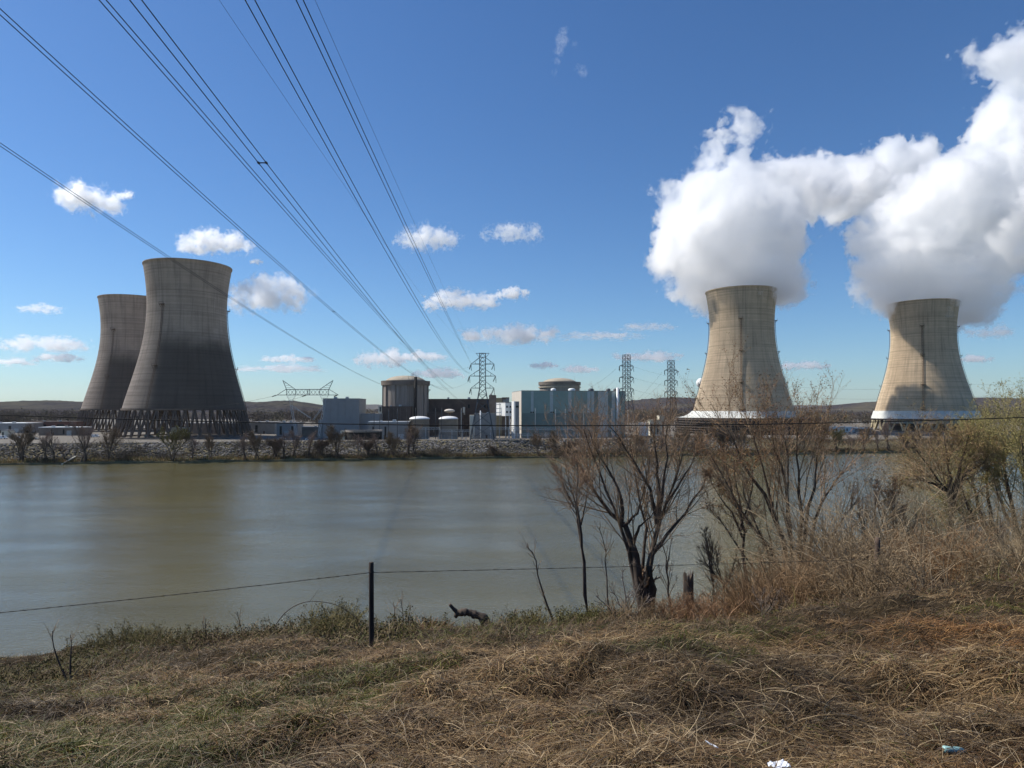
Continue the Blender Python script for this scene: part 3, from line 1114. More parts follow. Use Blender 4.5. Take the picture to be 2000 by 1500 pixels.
Ys = 414
fp = [(Xp(1006.5, Ys), Ys), (Xp(1014, Ys), Ys + .3), (Xp(1014, Ys) - .5, Ys + 5), (Xp(1006.5, Ys) - 1.4, Ys + 5)]
t = thing("stair_tower", "slim pale stair tower at the corner of the green hall", "tower", (*np.mean(np.array(fp), 0), GZ))
MB().prism(fp, GZ, Zp(784, Ys)).build("wall", M['grey_clad'], t)
MB().prism([(fp[0][0] - .9, Ys + .2), (fp[0][0] - .02, Ys - .2), (fp[3][0] - .02, Ys + 5), (fp[3][0] - .9, Ys + 5)], GZ, Zp(783.6, Ys)).build("side_panel", M['tank_white'], t)
MB().box(Xp(1007.5, Ys), Xp(1013, Ys), Ys - .25, Ys + .1, Zp(796, Ys), Zp(792.5, Ys)).build("window", M['glass'], t)

# green turbine hall
A, B = np.array([Xp(1019, 430), 430.0]), None
ang = math.radians(9.5)
W = 68.0
d1 = np.array([math.cos(ang), math.sin(ang)])
d2 = np.array([-math.sin(ang), math.cos(ang)])
for _ in range(40):
    B = A + d1 * W
    if 1000 + F * B[0] / B[1] > 1221: W -= .2
    elif 1000 + F * B[0] / B[1] < 1219: W += .2
Dp = 36.0
fp = [tuple(A), tuple(B), tuple(B + d2 * Dp), tuple(A + d2 * Dp)]
z1 = Zp(762.5, 430)
t = thing("green_hall", "large blue-green clad turbine hall with pale vertical strips", "building", (*np.mean(np.array(fp), 0), GZ))
MB().prism(fp, GZ - .3, z1 - .35).build("wall", M['green_clad'], t)
MB().prism(shrink(fp, .3), z1 - .348, z1).build("roof", M['pale_clad'], t)
nn = -d2
sp = [tuple(A - d1 * .3), tuple(A - d1 * .02), tuple(A - d1 * .02 + d2 * Dp), tuple(A - d1 * .3 + d2 * Dp)]
MB().prism(sp, GZ, z1 - .4).build("end_wall", M['beige'], t)


def u_of(px):
    k = (px - 1000) / F
    return (k * A[1] - A[0]) / (d1[0] - k * d1[1])


for a_, b_, mt in ((1037, 1042, 'green_pale'), (1074, 1080, 'green_pale'), (1110, 1116, 'green_pale'), (1147, 1153, 'green_pale'), (1155, 1160, 'green_pale'), (1168, 1187, 'green_pale'), (1161, 1167, 'green_dark'), (1188, 1194, 'green_dark'), (1195, 1201, 'green_pale')):
    on_face(fp, u_of(a_), u_of(b_), GZ, z1 - .5).build("wall_strip", M[mt], t)
on_face(fp, u_of(1020), u_of(1160), GZ, Zp(807, 430), .18, .1).build("base_wall", M['green_dark'], t)
for q in (1037, 1041, 1076, 1080, 1111, 1115):
    on_face(fp, u_of(q) - .4, u_of(q) + .6, Zp(806.5, 430), Zp(804, 430), .3, .1).build("louvre", M['glass'], t)
for q, w_ in ((1083, 2.2), (1119, 3.0), (1157, 2.4), (1191, 1.8), (1204, 1.4)):
    u = u_of(q)
    c = A + d1 * u + d2 * 3
    MB().lathe([(w_ * .75, z1 + .004), (w_ * .8, z1 + .9), (w_ * .5, z1 + 1.5), (.1, z1 + 1.7)], c, 16).build("roof_vent", M['tank_white'] if q < 1150 else M['steel'], t)
u = u_of(1205)
c = A + d1 * u + nn * 1.6
MB().tube([(c[0], c[1], GZ), (c[0], c[1], Zp(757, 438))], .95, 14).build("exhaust_stack", M['tank_white'], t)

# second containment
Yc = 500
bx = P(1093, 800, Yc); bx[2] = GZ
t = thing("reactor_building", "round reactor building with a tan dome rising behind the green hall", "reactor building", bx, "domed reactor containments")
R = 41.3 / F * Yc
zr0, zr1, zd = Zp(752.5, Yc), Zp(746.5, Yc), Zp(738.5, Yc)
MB().lathe([(R - .8, GZ), (R - .8, zr0 + .2)], bx[:2], 96).build("drum_wall", M['stained_conc'], t)
MB().lathe([(R - .9, zr0), (R, zr0), (R, zr1), (R - .8, zr1), (R - 1.0, zr1 - .6), (R - 3, zr1 - .6)], bx[:2], 96, smooth=False).build("ring_beam", M['brown_conc'], t)
MB().lathe([(R - .75, zr0 - 1.9), (R + .05, zr0 - 1.9), (R + .05, zr0 - 1.2), (R - .75, zr0 - 1.2)], bx[:2], 96, smooth=False).build("ledge", M['dome'], t)
Rd = R * .80
MB().lathe([(Rd * math.cos(a), zr1 - .6 + (zd - zr1 + .6) * math.sin(a)) for a in np.linspace(0, math.pi / 2 - .02, 16)], bx[:2], 64).build("dome", M['dome'], t)

# low sheds, walls, ponds
def shed(name, label, px0, px1, py, Y, depth, mat, roofm=None, cat="building", yaw=0.0, openings=(), pitch=0.0):
    t, fp, z1 = building(name, label, px0, px1, py, Y, depth, mat, yaw, roofm, cat)
    for a_, b_ in openings:
        w = np.linalg.norm(np.array(fp[1]) - np.array(fp[0]))
        on_face(fp, a_ * w, b_ * w, GZ + .9, GZ + (z1 - GZ) * .72).build("window", M['glass'], t)
    return t


shed("shed", "long low pale blue-grey shed in front of the brown auxiliary block", 720, 799, 823, 400, 8, M['pale_clad'], M['tank_white'], openings=((.1, .14), (.4, .44)))
shed("warehouse", "flat grey warehouse with a thin white roof edge at the edge of the woods", -30, 51, 826, 520, 24, M['grey_clad'], M['tank_white'], openings=((.6, .66),))
shed("cream_hut", "small cream-sided hut in front of the grey warehouse", 4, 17, 840, 440, 6, M['cream'], M['grey_clad'], openings=((.2, .4),))
shed("brick_building", "long red-brown brick building beside the farther grey tower", 52, 150, 823, 540, 20, M['red_brick'], M['dark_wall'], openings=((.1, .16), (.35, .4), (.62, .76), (.85, .9)))
shed("flat_roof_building", "low brown building with a thin white roof edge in front of the brick building", 77, 156, 834, 470, 14, M['brown_conc'], M['tank_white'], openings=((.3, .34), (.6, .64)))
shed("cream_shed", "cream shed standing between the legs of the bigger idle tower", 335, 361, 835, 466, 9, M['cream'], M['cream'], openings=((.7, .85),))
shed("grey_wall_building", "long low grey concrete building behind the legs of the bigger idle tower", 362, 486, 826, 520, 12, M['brown_conc'], M['grey_clad'])
shed("grey_annexe", "grey low building between the bigger idle tower and the wide portal pylon", 490, 537, 824, 500, 16, M['pale_clad'], M['grey_clad'], openings=((.2, .3),))
shed("round_roof_shed", "pale blue-grey shed with a low roof behind the foot of the wide portal pylon", 541, 582, 825, 460, 12, M['grey_clad'], M['pale_clad'], openings=((.15, .25), (.7, .8)))
shed("basin_shed", "long dull shed below the grey windowless building", 590, 676, 833, 450, 8, M['brown_conc'], M['grey_clad'])
shed("gatehouse", "small cream building with three square openings beside the louvred ring", 1269, 1287, 820, 470, 8, M['cream'], M['cream'], openings=((.06, .28), (.4, .6), (.72, .92)))
shed("gate_tower", "narrow cream block joined to the little building with three openings", 1287.4, 1297, 812, 470.3, 8, M['cream'], M['cream'], openings=((.55, .95),))
shed("white_shed", "small white shed low between the two lattice pylons beside the green hall", 1250, 1266, 826, 462, 6, M['tank_white'], M['tank_white'])
shed("white_low_building", "long low white building between the two sand-coloured towers", 1613, 1672, 834, 540, 10, M['tank_white'], M['tank_white'], openings=((.3, .36), (.66, .7)))
shed("pump_house", "pale low pump house at the foot of the tower on pale legs", 1673, 1703, 836, 536, 8, M['pale_clad'], M['tank_white'])
shed("trailer", "white site trailer half hidden by brush below the louvred ring", 1357, 1369, 851, 352, 3, M['tank_white'], M['pale_clad'], "trailer", openings=((.15, .3), (.6, .8)))

# round sunken basin with a pale rim
Yb = 348
b = P(711, 800, Yb); b[2] = GZ
t = thing("open_tank", "round dark open tank with a pale concrete rim on the dike", "tank", b)
r = 35 / F * Yb
zb0, zb1 = Zp(855.5, Yb), Zp(840, Yb)
MB().lathe([(r, GZ), (r, zb1 - .9), (r - .5, zb1 - .9), (r - .5, GZ + .2)], b[:2], 64, smooth=False).build("tank_wall", M['black_hole'], t)
MB().lathe([(r + .25, zb1 - .9), (r + .25, zb1), (r - .6, zb1), (r - .6, zb1 - .9), (r + .25, zb1 - .9)], b[:2], 64, smooth=False).build("rim", M['stained_conc'], t)
MB().box(b[0] - r - 1.6, b[0] - r + .6, Yb - 5, Yb - 2.5, GZ, zb1 - .2).build("pier", M['cream'], t)

# culvert at the far waterline
xc = -204 + 22
yc_ = float(shore(xc))
t = thing("culvert", "dark culvert mouth with a sloping concrete slab at the far waterline", "culvert", (xc, yc_ + 1, .3))
MB().add([(xc - 2.6, yc_ + .2, -.2), (xc - .2, yc_ + .2, -.2), (xc + 2.9, yc_ + 4.6, 2.7), (xc + .2, yc_ + 4.6, 2.7), (xc - 2.6, yc_ + 2.2, -.2), (xc - .2, yc_ + 2.2, -.2), (xc + 2.9, yc_ + 6, 2.7), (xc + .2, yc_ + 6, 2.7)], [(0, 1, 2, 3), (7, 6, 5, 4), (0, 4, 5, 1), (1, 5, 6, 2), (2, 6, 7, 3), (3, 7, 4, 0)]).build("opening", M['black_hole'], t)
MB().bar((xc + .3, yc_ + .0, -.1), (xc + 3.2, yc_ + 4.6, 2.85), .5, .3).build("slab", M['cream'], t)

# ------------------------------------------------------------------ lattice pylons
def lattice(mb, cb, ct, n, w, wb, kind='K'):
    """four-legged lattice between bottom corners cb and top corners ct"""
    cb, ct = np.array(cb, float), np.array(ct, float)
    for i in range(4): mb.bar(cb[i], ct[i], w)
    prev = cb
    for k in range(1, n + 1):
        s = k / n
        cur = cb + (ct - cb) * s
        for i in range(4):
            j = (i + 1) % 4
            mb.bar(cur[i], cur[j], wb)
            if kind == 'X':
                mb.bar(prev[i], cur[j], wb)
                mb.bar(prev[j], cur[i], wb)
            else:
                mid = (cur[i] + cur[j]) / 2
                mb.bar(prev[i], mid, wb)
                mb.bar(prev[j], mid, wb)
        prev = cur
    return mb


def sq(cx, cy, hw, z, rot=0.0, hd=None):
    hd = hw if hd is None else hd
    c, s = math.cos(rot), math.sin(rot)
    return [(cx + c * a * hw - s * b * hd, cy + s * a * hw + c * b * hd, z) for a, b in ((-1, -1), (1, -1), (1, 1), (-1, 1))]


def insulator(mb, p, q):
    p, q = np.array(p, float), np.array(q, float)
    mb.bar(p, q, .12)
    for s in np.linspace(.15, 1, 9):
        c = p + (q - p) * s
        dd = (q - p) / np.linalg.norm(q - p) * .05
        mb.bar(c - dd, c + dd, .42)


def double_circuit(px, Y, py_top, py_arms, half, py_waist, body, foot, py_base, label, rot=0.0, hats=True, mats=('steel', 'steel')):
    cx = Xp(px, Y)
    zb = Zp(py_base, Y)
    k = Y / F
    t = thing("lattice_pylon", label, "pylon", (cx, Y, zb), "lattice transmission pylons")
    zw, zt = Zp(py_waist, Y), Zp(py_top, Y)
    hb, hf = body * k / 2, foot * k / 2
    m = MB()
    lattice(m, sq(cx, Y, hb, zw, rot), sq(cx, Y, hb, zt, rot), 9, .26, .15)
    m.build("mast", M[mats[0]], t)
    feet = sq(cx, Y, hf, zb, rot)
    wst = sq(cx, Y, hb, zw, rot)
    for i in range(4):
        MB().bar(feet[i], wst[i], .34).build("leg", M[mats[1]], t)
    m = MB()
    prev = [np.array(p) for p in wst]
    for s in (.12, .26, .45, .7, .97):
        cur = [np.array(wst[i]) + (np.array(feet[i]) - np.array(wst[i])) * s for i in range(4)]
        for i in range(4):
            j = (i + 1) % 4
            m.bar(prev[i], cur[j], .15)
            m.bar(prev[j], cur[i], .15)
            m.bar(cur[i], cur[j], .15)
        prev = cur
    m.build("bracing", M[mats[1]], t)
    c_, s_ = math.cos(rot), math.sin(rot)
    if hats:
        m = MB()
        for s in (-1, 1):
            e = (cx + s * c_ * hb * 2.25, Y + s * s_ * hb * 2.25, zt)
            m.bar((cx, Y, zt), e, .22)
            m.bar(e, (cx + s * c_ * hb, Y + s * s_ * hb, zt - 2.2), .15)
        m.build("earth_wire_arm", M[mats[0]], t)
    for pa, hl in zip(py_arms, half):
        z = Zp(pa, Y)
        L = hl * k
        for s in (-1, 1):
            m = MB()
            e = np.array([cx + s * c_ * L, Y + s * s_ * L, z])
            for b_ in (-1, 1):
                r_ = np.array([cx + s * c_ * hb - b_ * s_ * hb, Y + s * s_ * hb + b_ * c_ * hb, z])
                m.bar(r_, e, .24)
                m.bar(r_ + np.array([0, 0, 3.2 if hats else 1.0]), e, .15)
                m.bar(r_ * .5 + e * .5, r_ * .45 + e * .55 + np.array([0, 0, 1.45 if hats else .4]), .12)
            a_ = m.build("cross_arm", M[mats[0]], t)
            m = MB()
            insulator(m, e, e + np.array([s * -.3 + -.9, -2.6 if s < 0 else 1.0, -2.6]))
            insulator(m, e, e + np.array([.2, .2, -3.2]))
            m.build("insulator", M['black_hole'], a_)
    return t


double_circuit(942.5, 335, 690, (711, 734.5, 758), (22.5, 25.5, 22.5), 759, 11.5, 47, 861, "tall lattice pylon with three long arm pairs standing on the dike")
double_circuit(1224, 400, 693, (715, 737.5, 760), (15.5, 15.5, 15.5), 762, 11.5, 28, 845, "lattice pylon at the pale end of the green hall, arms short and level", rot=.35, hats=False, mats=('steel', 'steel'))
double_circuit(1311, 440, 704, (723.5, 744, 766), (14.5, 14.5, 14.5), 768, 10.0, 23, 843, "lattice pylon standing alone between the green hall and the louvred tower", rot=.35, hats=False, mats=('steel', 'rust'))

# wide portal pylon
Yq = 372
def Q(px, py, dy=0.0): return P(px, py, Yq + dy)
t = thing("portal_pylon", "wide flat-topped portal pylon with two peaks and waisted legs before the grey box building", "pylon", (Xp(600, Yq), Yq, GZ), "lattice transmission pylons")
m = MB()
for dy in (-1.0, 1.0):
    m.bar(Q(558.5, 760.5, dy), Q(643, 760.5, dy), .32)
    m.bar(Q(541, 771.5, dy * .3), Q(661, 771.5, dy * .3), .3)
    n = 11
    for k in range(n):
        xa, xb = 559.5 + (642 - 559.5) * k / n, 559.5 + (642 - 559.5) * (k + 1) / n
        m.bar(Q(xa, 760.5, dy), Q(xb, 771.5, dy), .14)
        m.bar(Q(xa, 771.5, dy), Q(xb, 760.5, dy), .14)
    for xv in (559.5, 577.5, 601, 604.5, 624.5, 642): m.bar(Q(xv, 760.5, dy), Q(xv, 771.5, dy), .24)
    m.bar(Q(558.5, 760.5, dy), Q(541, 771.5), .22)
    m.bar(Q(643, 760.5, dy), Q(661, 771.5), .22)
m.build("cross_beam", M['steel'], t)
for pk, a_, b_ in ((552.5, 559.5, 577), (650.5, 624.5, 642.5)):
    m = MB()
    for dy in (-1, 1):
        m.bar(Q(pk, 743), Q(a_, 760.5, dy), .24)
        m.bar(Q(pk, 743), Q(b_, 760.5, dy), .24)
        for s in (.3, .55, .8):
            pa, pb = Q(pk, 743) * (1 - s) + Q(a_, 760.5, dy) * s, Q(pk, 743) * (1 - s) + Q(b_, 760.5, dy) * s
            m.bar(pa, pb, .12)
    m.build("peak", M['steel'], t)
for (a_, b_, nk, ft, inner) in ((560, 577.5, 568.5, 579, 606), (625, 641.5, 633, 622, 612)):
    lg = MB()
    for dy in (-1, 1):
        lg.bar(Q(a_, 771.5, dy), Q(nk - 2.2, 784.5, dy * .8), .17)
        lg.bar(Q(b_, 771.5, dy), Q(nk + 2.2, 784.5, dy * .8), .17)
        lg.bar(Q(nk - 2.2, 784.5, dy * .8), Q(nk - 1.5, 793, dy * .8), .16)
        lg.bar(Q(nk + 2.2, 784.5, dy * .8), Q(nk + 2.0, 793, dy * .8), .16)
        lg.bar(Q(nk - 1.5, 793, dy * .8), Q(ft - 1.5, 851, dy * 4), .16)
        lg.bar(Q(nk + 2.0, 793, dy * .8), Q(ft + 2.0, 851, dy * 4), .16)
        for k in range(4):
            s0, s1 = k / 4, (k + 1) / 4
            l0 = Q(a_, 771.5, dy) * (1 - s0) + Q(nk - 2.2, 784.5, dy) * s0
            r1 = Q(b_, 771.5, dy) * (1 - s1) + Q(nk + 2.2, 784.5, dy) * s1
            lg.bar(l0, r1, .08)
        for k in range(9):
            s0, s1 = k / 9, (k + 1) / 9
            l0 = Q(nk - 1.5, 793) * (1 - s0) + Q(ft - 1.5, 851, dy * 4) * s0
            r1 = Q(nk + 2, 793) * (1 - s1) + Q(ft + 2.0, 851, dy * 4) * s1
            lg.bar(l0, r1, .085)
    L_ = lg.build("leg", M['steel_light'], t)
    br = MB()
    for o_ in (-1.2, 1.2):
        br.bar(Q(nk + o_, 791), Q(inner + o_, 820 if inner > 609 else 816), .15)
    for k in range(7):
        s0, s1 = k / 7, (k + 1) / 7
        br.bar(Q(nk - 1.2, 791) * (1 - s0) + Q(inner - 1.2, 817) * s0, Q(nk + 1.2, 791) * (1 - s1) + Q(inner + 1.2, 817) * s1, .085)
    br.build("brace", M['steel_light'], t)
m = MB()
for q in (541, 599, 659): insulator(m, Q(q, 771.5), Q(q - 9 if q < 650 else q - 6, 774.5, 4))
m.build("insulator", M['black_hole'], t)

# ------------------------------------------------------------------ switchyard
def gantry(px0, px1, Y, h, label, nposts=3):
    x0, x1 = Xp(px0, Y), Xp(px1, Y)
    t = thing("bus_gantry", label, "gantry", ((x0 + x1) / 2, Y, GZ), "steel gantries in the switchyard")
    for x in np.linspace(x0, x1, nposts):
        MB().bar((x, Y, GZ), (x, Y, GZ + h), .32).build("post", M['steel_light'], t)
    m = MB()
    for z in (h, h - .9): m.bar((x0 - .5, Y, GZ + z), (x1 + .5, Y, GZ + z), .2)
    n = max(4, int((x1 - x0) / 1.6))
    for k in range(n):
        a_, b_ = x0 + (x1 - x0) * k / n, x0 + (x1 - x0) * (k + 1) / n
        m.bar((a_, Y, GZ + h - .9), (b_, Y, GZ + h), .1)
    m.build("beam", M['steel_light'], t)
    for x in np.linspace(x0, x1, nposts * 2):
        m = MB()
        insulator(m, (x, Y, GZ + h - 1.0), (x, Y, GZ + h - 2.6))
        m.build("insulator", M['stained_conc'], t)


for a in ((806, 858, 388, 7.6, "switchyard gantry in front of the white domed tanks", 3),
          (862, 925, 384, 6.4, "low switchyard gantry beside the middle lattice pylon", 4),
          (958, 1010, 380, 7.8, "switchyard gantry below the white stilted office", 4),
          (1014, 1066, 384, 7.6, "switchyard gantry below the first pale strip of the green hall", 4),
          (1070, 1128, 386, 7.4, "switchyard gantry below the middle of the green hall", 4),
          (1132, 1196, 390, 7.2, "switchyard gantry below the pale end of the green hall", 4),
          (1000, 1060, 372, 4.6, "low front switchyard gantry below the slim stair tower", 5),
          (1064, 1120, 374, 4.4, "low front switchyard gantry near the bush on the far bank", 5)):
    gantry(*a)

proto = thing("breaker", "grey switchyard breaker post", "breaker", (0, 0, 0), "breaker posts standing in the switchyard gravel")
MB().box(-.5, .5, -.4, .4, 0, 1.4).build("cabinet", M['steel_light'], proto)
m = MB()
insulator(m, (0, 0, 1.4), (0, 0, 4.2))
m.build("bushing", M['stained_conc'], proto)
MB().bar((-.9, 0, 4.25), (.9, 0, 4.25), .16).build("contact_arm", M['steel'], proto)
marks = ((845, 'before the first white domed tank'), (880, 'before the second white domed tank'), (905, 'beside the middle lattice pylon'), (938, 'between the legs of the middle lattice pylon'), (985, 'below the white stilted office'), (1010, 'at the foot of the slim stair tower'), (1045, 'under the dark end of the green hall'), (1090, 'under the middle of the green hall'), (1135, 'under the pale half of the green hall'), (1185, 'under the white exhaust stack'))
r = random.Random(5)
seen = {}
for k in range(44):
    px = 838 + k * 8.2 + r.uniform(-2, 2)
    Y = r.uniform(352, 372)
    w = min(marks, key=lambda m_: abs(m_[0] - px))[1]
    lab = "thin grey switchyard post " + w
    root = proto if k == 0 else dup(proto, (0, 0, 0))
    root.location = (Xp(px, Y), Y, GZ)
    s_ = r.uniform(.8, 1.35)
    root.scale = (s_, s_, s_ * r.uniform(.8, 1.3))
    root["label"] = lab
    root["group"] = "switchyard posts " + w
    WLOC[root.name] = np.array(root.location)

masts = [(731, 800, "left of the brown auxiliary block"), (742, 803, "at the corner of the brown auxiliary block"), (759, 800, "before the cream end of the auxiliary block"), (776.5, 798, "before the middle of the auxiliary block"), (811.5, 797, "before the first white domed tank"), (851, 797, "between the two white domed tanks"), (863, 796, "rising beside the second domed tank"), (901, 797, "before the long dark hall"), (1045.5, 797, "before the dark end of the green hall"), (1085, 799, "before the second pale strip of the green hall"), (1104, 798, "before the third pale strip of the green hall"), (1121, 798, "just beyond the third pale strip of the green hall"), (1140, 800, "before the wide pale panel of the green hall"), (1150, 797, "before the fourth pale strip of the green hall"), (1194, 798, "beside the white exhaust stack"), (1226, 800, "behind the pylon at the end of the green hall")]
for px, py, w in masts:
    Y = 378.0
    x = Xp(px, Y)
    t = thing("lightning_mast", "slender grey lightning mast " + w.replace("left of", "clear of"), "mast", (x, Y, GZ), "lightning masts of the switchyard")
    MB().tube([(x, Y, GZ), (x, Y, Zp(py + 8, Y)), (x, Y, Zp(py, Y))], [.22, .16, .05], 6).build("pole", M['steel'] if px < 870 else M['steel_light'], t)
    MB().bar((x, Y, GZ), (x, Y, GZ + .6), .7).build("footing", M['stained_conc'], t)

# chain-link security fence along the dike: rails and posts
def sec_fence(px0, px1, Y, label):
    x0, x1 = Xp(px0, Y), Xp(px1, Y)
    t = thing("security_fence", label, "fence", ((x0 + x1) / 2, Y, GZ))
    m = MB()
    for x in np.arange(x0, x1, 3.0):
        MB().bar((x, Y, GZ - .3), (x, Y, GZ + 2.6), .14).build("post", M['steel_light'], t)
    for z in (.2, 1.4, 2.5): m.bar((x0, Y, GZ + z), (x1, Y, GZ + z), .07)
    m.build("rail", M['steel_light'], t)


sec_fence(1620, 1700, 470, "thin security fence before the long low white building")
sec_fence(800, 1010, 366, "thin grey security fence along the front of the switchyard")

# vehicles parked near the idle towers
def vehicle(px, Y, label, col, kind, rz=0.0, z=None):
    x = Xp(px, Y)
    z = GZ if z is None else z
    L, Wd, H = (5.2, 1.9, 2.0) if kind == 'van' else (4.5, 1.8, 1.45)
    t = thing("parked_" + kind, label, kind, (x, Y, z), "vehicles parked on the island")
    y0, y1 = Y - Wd / 2, Y + Wd / 2
    if kind == 'van':
        side = [(-L / 2, .4), (L / 2, .4), (L / 2, 1.0), (L / 2 - .9, 1.15), (L / 2 - 1.5, H), (-L / 2, H)]
        gl = [(L / 2 - 1.05, 1.2), (L / 2 - 1.5, 1.85), (L / 2 - 2.4, 1.85), (L / 2 - 2.4, 1.2)]
    else:
        side = [(-L / 2, .35), (L / 2, .35), (L / 2, .8), (L / 2 - 1.0, .9), (L / 2 - 1.7, H), (-L / 2 + 1.1, H), (-L / 2 + .4, .95), (-L / 2, .9)]
        gl = [(L / 2 - 1.2, .95), (L / 2 - 1.75, 1.35), (-L / 2 + 1.15, 1.35), (-L / 2 + .7, .95)]
    def ex(poly, ya, yb):
        n = len(poly)
        vs = [(x + a, ya, z + h) for a, h in poly] + [(x + a, yb, z + h) for a, h in poly]
        fs = [tuple(range(n)), tuple(range(n, 2 * n))[::-1]] + [(i, n + i, n + (i + 1) % n, (i + 1) % n) for i in range(n)]
        return MB().add(vs, fs)
    ex(side, y0, y1).build("body", M[col], t)
    ex(gl, y0 - .02, y1 + .02).build("window", M['glass'], t)
    for a in (-L / 2 + .9, L / 2 - .9):
        for s in (-1, 1):
            yy = Y + s * Wd / 2
            MB().tube([(x + a, yy - .12, z + .33), (x + a, yy + .12, z + .33)], .33, 14).build("wheel", M['tyre'], t)


vehicle(8, 415, "white van parked before the cream-sided hut", 'white_paint', 'van')
vehicle(38, 420, "white car parked beyond the cream-sided hut", 'white_paint', 'car')
vehicle(70, 405, "pale car parked below the low brown building", 'pale_clad', 'car')
vehicle(188, 440, "white van parked under the farther idle tower", 'white_paint', 'van')
vehicle(293, 432, "grey van parked among the legs of the bigger idle tower", 'pale_clad', 'van')
vehicle(552, 400, "white car parked near the foot of the wide portal pylon", 'white_paint', 'car')
vehicle(605, 396, "white car parked below the crossing braces of the portal pylon", 'white_paint', 'car')

# ------------------------------------------------------------------ power lines
def power_line(name, label, pts, Yn, Yf, wires, rad, group, spacers=(), dx=0.0):
    """pts: pixels along the line from its near end to its far end; wires: lateral pixel offsets at the near end"""
    u = np.array([(p[0] - 1000) / F for p in pts])
    bq = (u[-1] * Yf - u[0] * Yn) / (Yf - Yn)
    aq = Yn * (u[0] - bq)
    Ys = aq / (u - bq)
    zs = np.array([Zp(p[1], y) for p, y in zip(pts, Ys)])
    deg = 2 if len(pts) > 2 else 1
    w8 = 1.0 / np.maximum(Ys, 1)
    co = np.polyfit(Ys, zs, deg, w=w8 * 100)
    Yl = np.concatenate([np.linspace(Yn - 16, Yn + 30, 30), np.linspace(Yn + 32, Yf, 60)])
    Yl = Yl[Yl > 2]
    X = aq + bq * Yl
    Z = np.polyval(co, Yl)
    t = thing(name, label, "power line", (X[-1], Yl[-1], Z[-1]), group)
    for w in wires:
        off = w * Yn / F
        p = np.stack([X + off, Yl, Z], 1)
        MB().tube(p, rad, 5).build("wire", M['wire'], t)
    for ys in spacers:
        xx, zz = aq + bq * ys, np.polyval(co, ys)
        m = MB().bar((xx + wires[0] * Yn / F - .08, ys, zz), (xx + wires[-1] * Yn / F + .08, ys, zz), .07)
        for w in (wires[0], wires[-1]): m.bar((xx + w * Yn / F, ys - .16, zz), (xx + w * Yn / F, ys + .16, zz), .13)
        m.build("spacer", M['wire'], t)
    return t


G = "overhead power lines crossing the sky"
power_line("power_line", "lowest twin power line sloping across the idle towers to the stained reactor building", [(0, 292), (165, 405), (320, 500), (450, 587), (600, 674), (742, 751)], 95, 455, (0, 9), .05, G)
power_line("power_line", "twin power line running just above the bigger stained tower's rim", [(0, 48), (250, 262), (500, 483), (635, 602), (800, 722), (868, 764)], 41, 410, (0, 13), .032, G, (125,))
power_line("power_line", "twin power line close beside the pair with the visible spacer", [(182, 0), (400, 258), (645, 510), (760, 640), (860, 738), (885, 762)], 35, 400, (0, 14), .030, G)
power_line("power_line", "twin power line with a spacer bar hanging high against the sky", [(237, 0), (399, 196), (650, 505), (770, 650), (870, 755), (905, 790)], 33, 400, (0, 24), .032, G, (51.5,))
power_line("power_line", "steep twin power line ending at the middle lattice pylon's lower arm", [(475, 0), (582, 200), (681, 400), (820, 592), (880, 682), (917, 737)], 33, 334, (0, 19), .030, G)
power_line("power_line", "steepest dark twin power line ending at the middle lattice pylon's top arm", [(572, 0), (630, 130), (700, 262), (785, 445), (870, 605), (920, 713)], 30, 334, (0, 14), .026, G)
power_line("earth_wire", "faint thin wire between the steep twin lines and the spacer pair", [(416, 0), (550, 190), (690, 400), (815, 560), (931, 691)], 45, 335, (0,), .012, G)
power_line("earth_wire", "faint thin wire beyond the steepest twin line", [(607, 0), (700, 200), (800, 425), (860, 545), (930, 690)], 40, 335, (0,), .012, G)


def span(name, label, p, q, sag, rad, group, n=40, mat='wire', cat="power line"):
    p, q = np.array(p, float), np.array(q, float)
    s = np.linspace(0, 1, n)[:, None]
    pts = p * (1 - s) + q * s
    pts[:, 2] -= (4 * sag * s * (1 - s))[:, 0]
    return tag(MB().tube(pts, rad, 5).build(name, M[mat], None, pts[0]), label, cat, group)


# a thick cable strung along the road just below eye level, across the whole view
span("roadside_cable", "thick black cable strung level across the whole view in front of the plant", P(-420, 792, 26), P(2420, 796, 30), .78, .021, None, 80, 'black_hole', "cable")
G2 = "distant conductors strung between the pylons"
span("conductor", "thin conductor from the portal pylon past the bigger idle tower", Q(533, 774), P(300, 800, 395), 2.0, .05, G2)
span("conductor", "thin conductor leaving the middle insulator of the portal pylon", Q(592, 774), P(330, 815, 392), 3.0, .05, G2)
for k, (pa, pb) in enumerate((((1240, 717), (1390, 741)), ((1240, 739), (1395, 757)), ((1240, 762), (1385, 775)))):
    span("conductor", ("top", "middle", "lowest")[k] + " conductor running from the pylon at the green hall's end towards the louvred tower", P(*pa, 400), P(*pb, 600), 3, .04, G2)
for k, (pa, pb) in enumerate((((1203, 720), (1150, 758)), ((1201, 742), (1140, 790)))):
    span("conductor", ("upper", "lower")[k] + " jumper slanting from the end pylon down over the green hall's roof", P(*pa, 398), P(*pb, 420), 1, .035, G2)
for k, (pa, pb) in enumerate((((1293, 727), (1235, 790)), ((1292, 748), (1228, 800)))):
    span("conductor", ("upper", "lower")[k] + " jumper slanting down from the lone pylon beside the louvred tower", P(*pa, 438), P(*pb, 450), 1, .035, G2)
for k, (ya, yb) in enumerate(((751, 757), (770, 776), (790, 793))):
    span("conductor", ("uppermost", "middle", "lowest")[k] + " far conductor crossing the gap between the two sand-coloured towers", P(1500, ya, 640), P(1800, yb, 640), 3, .05, G2)
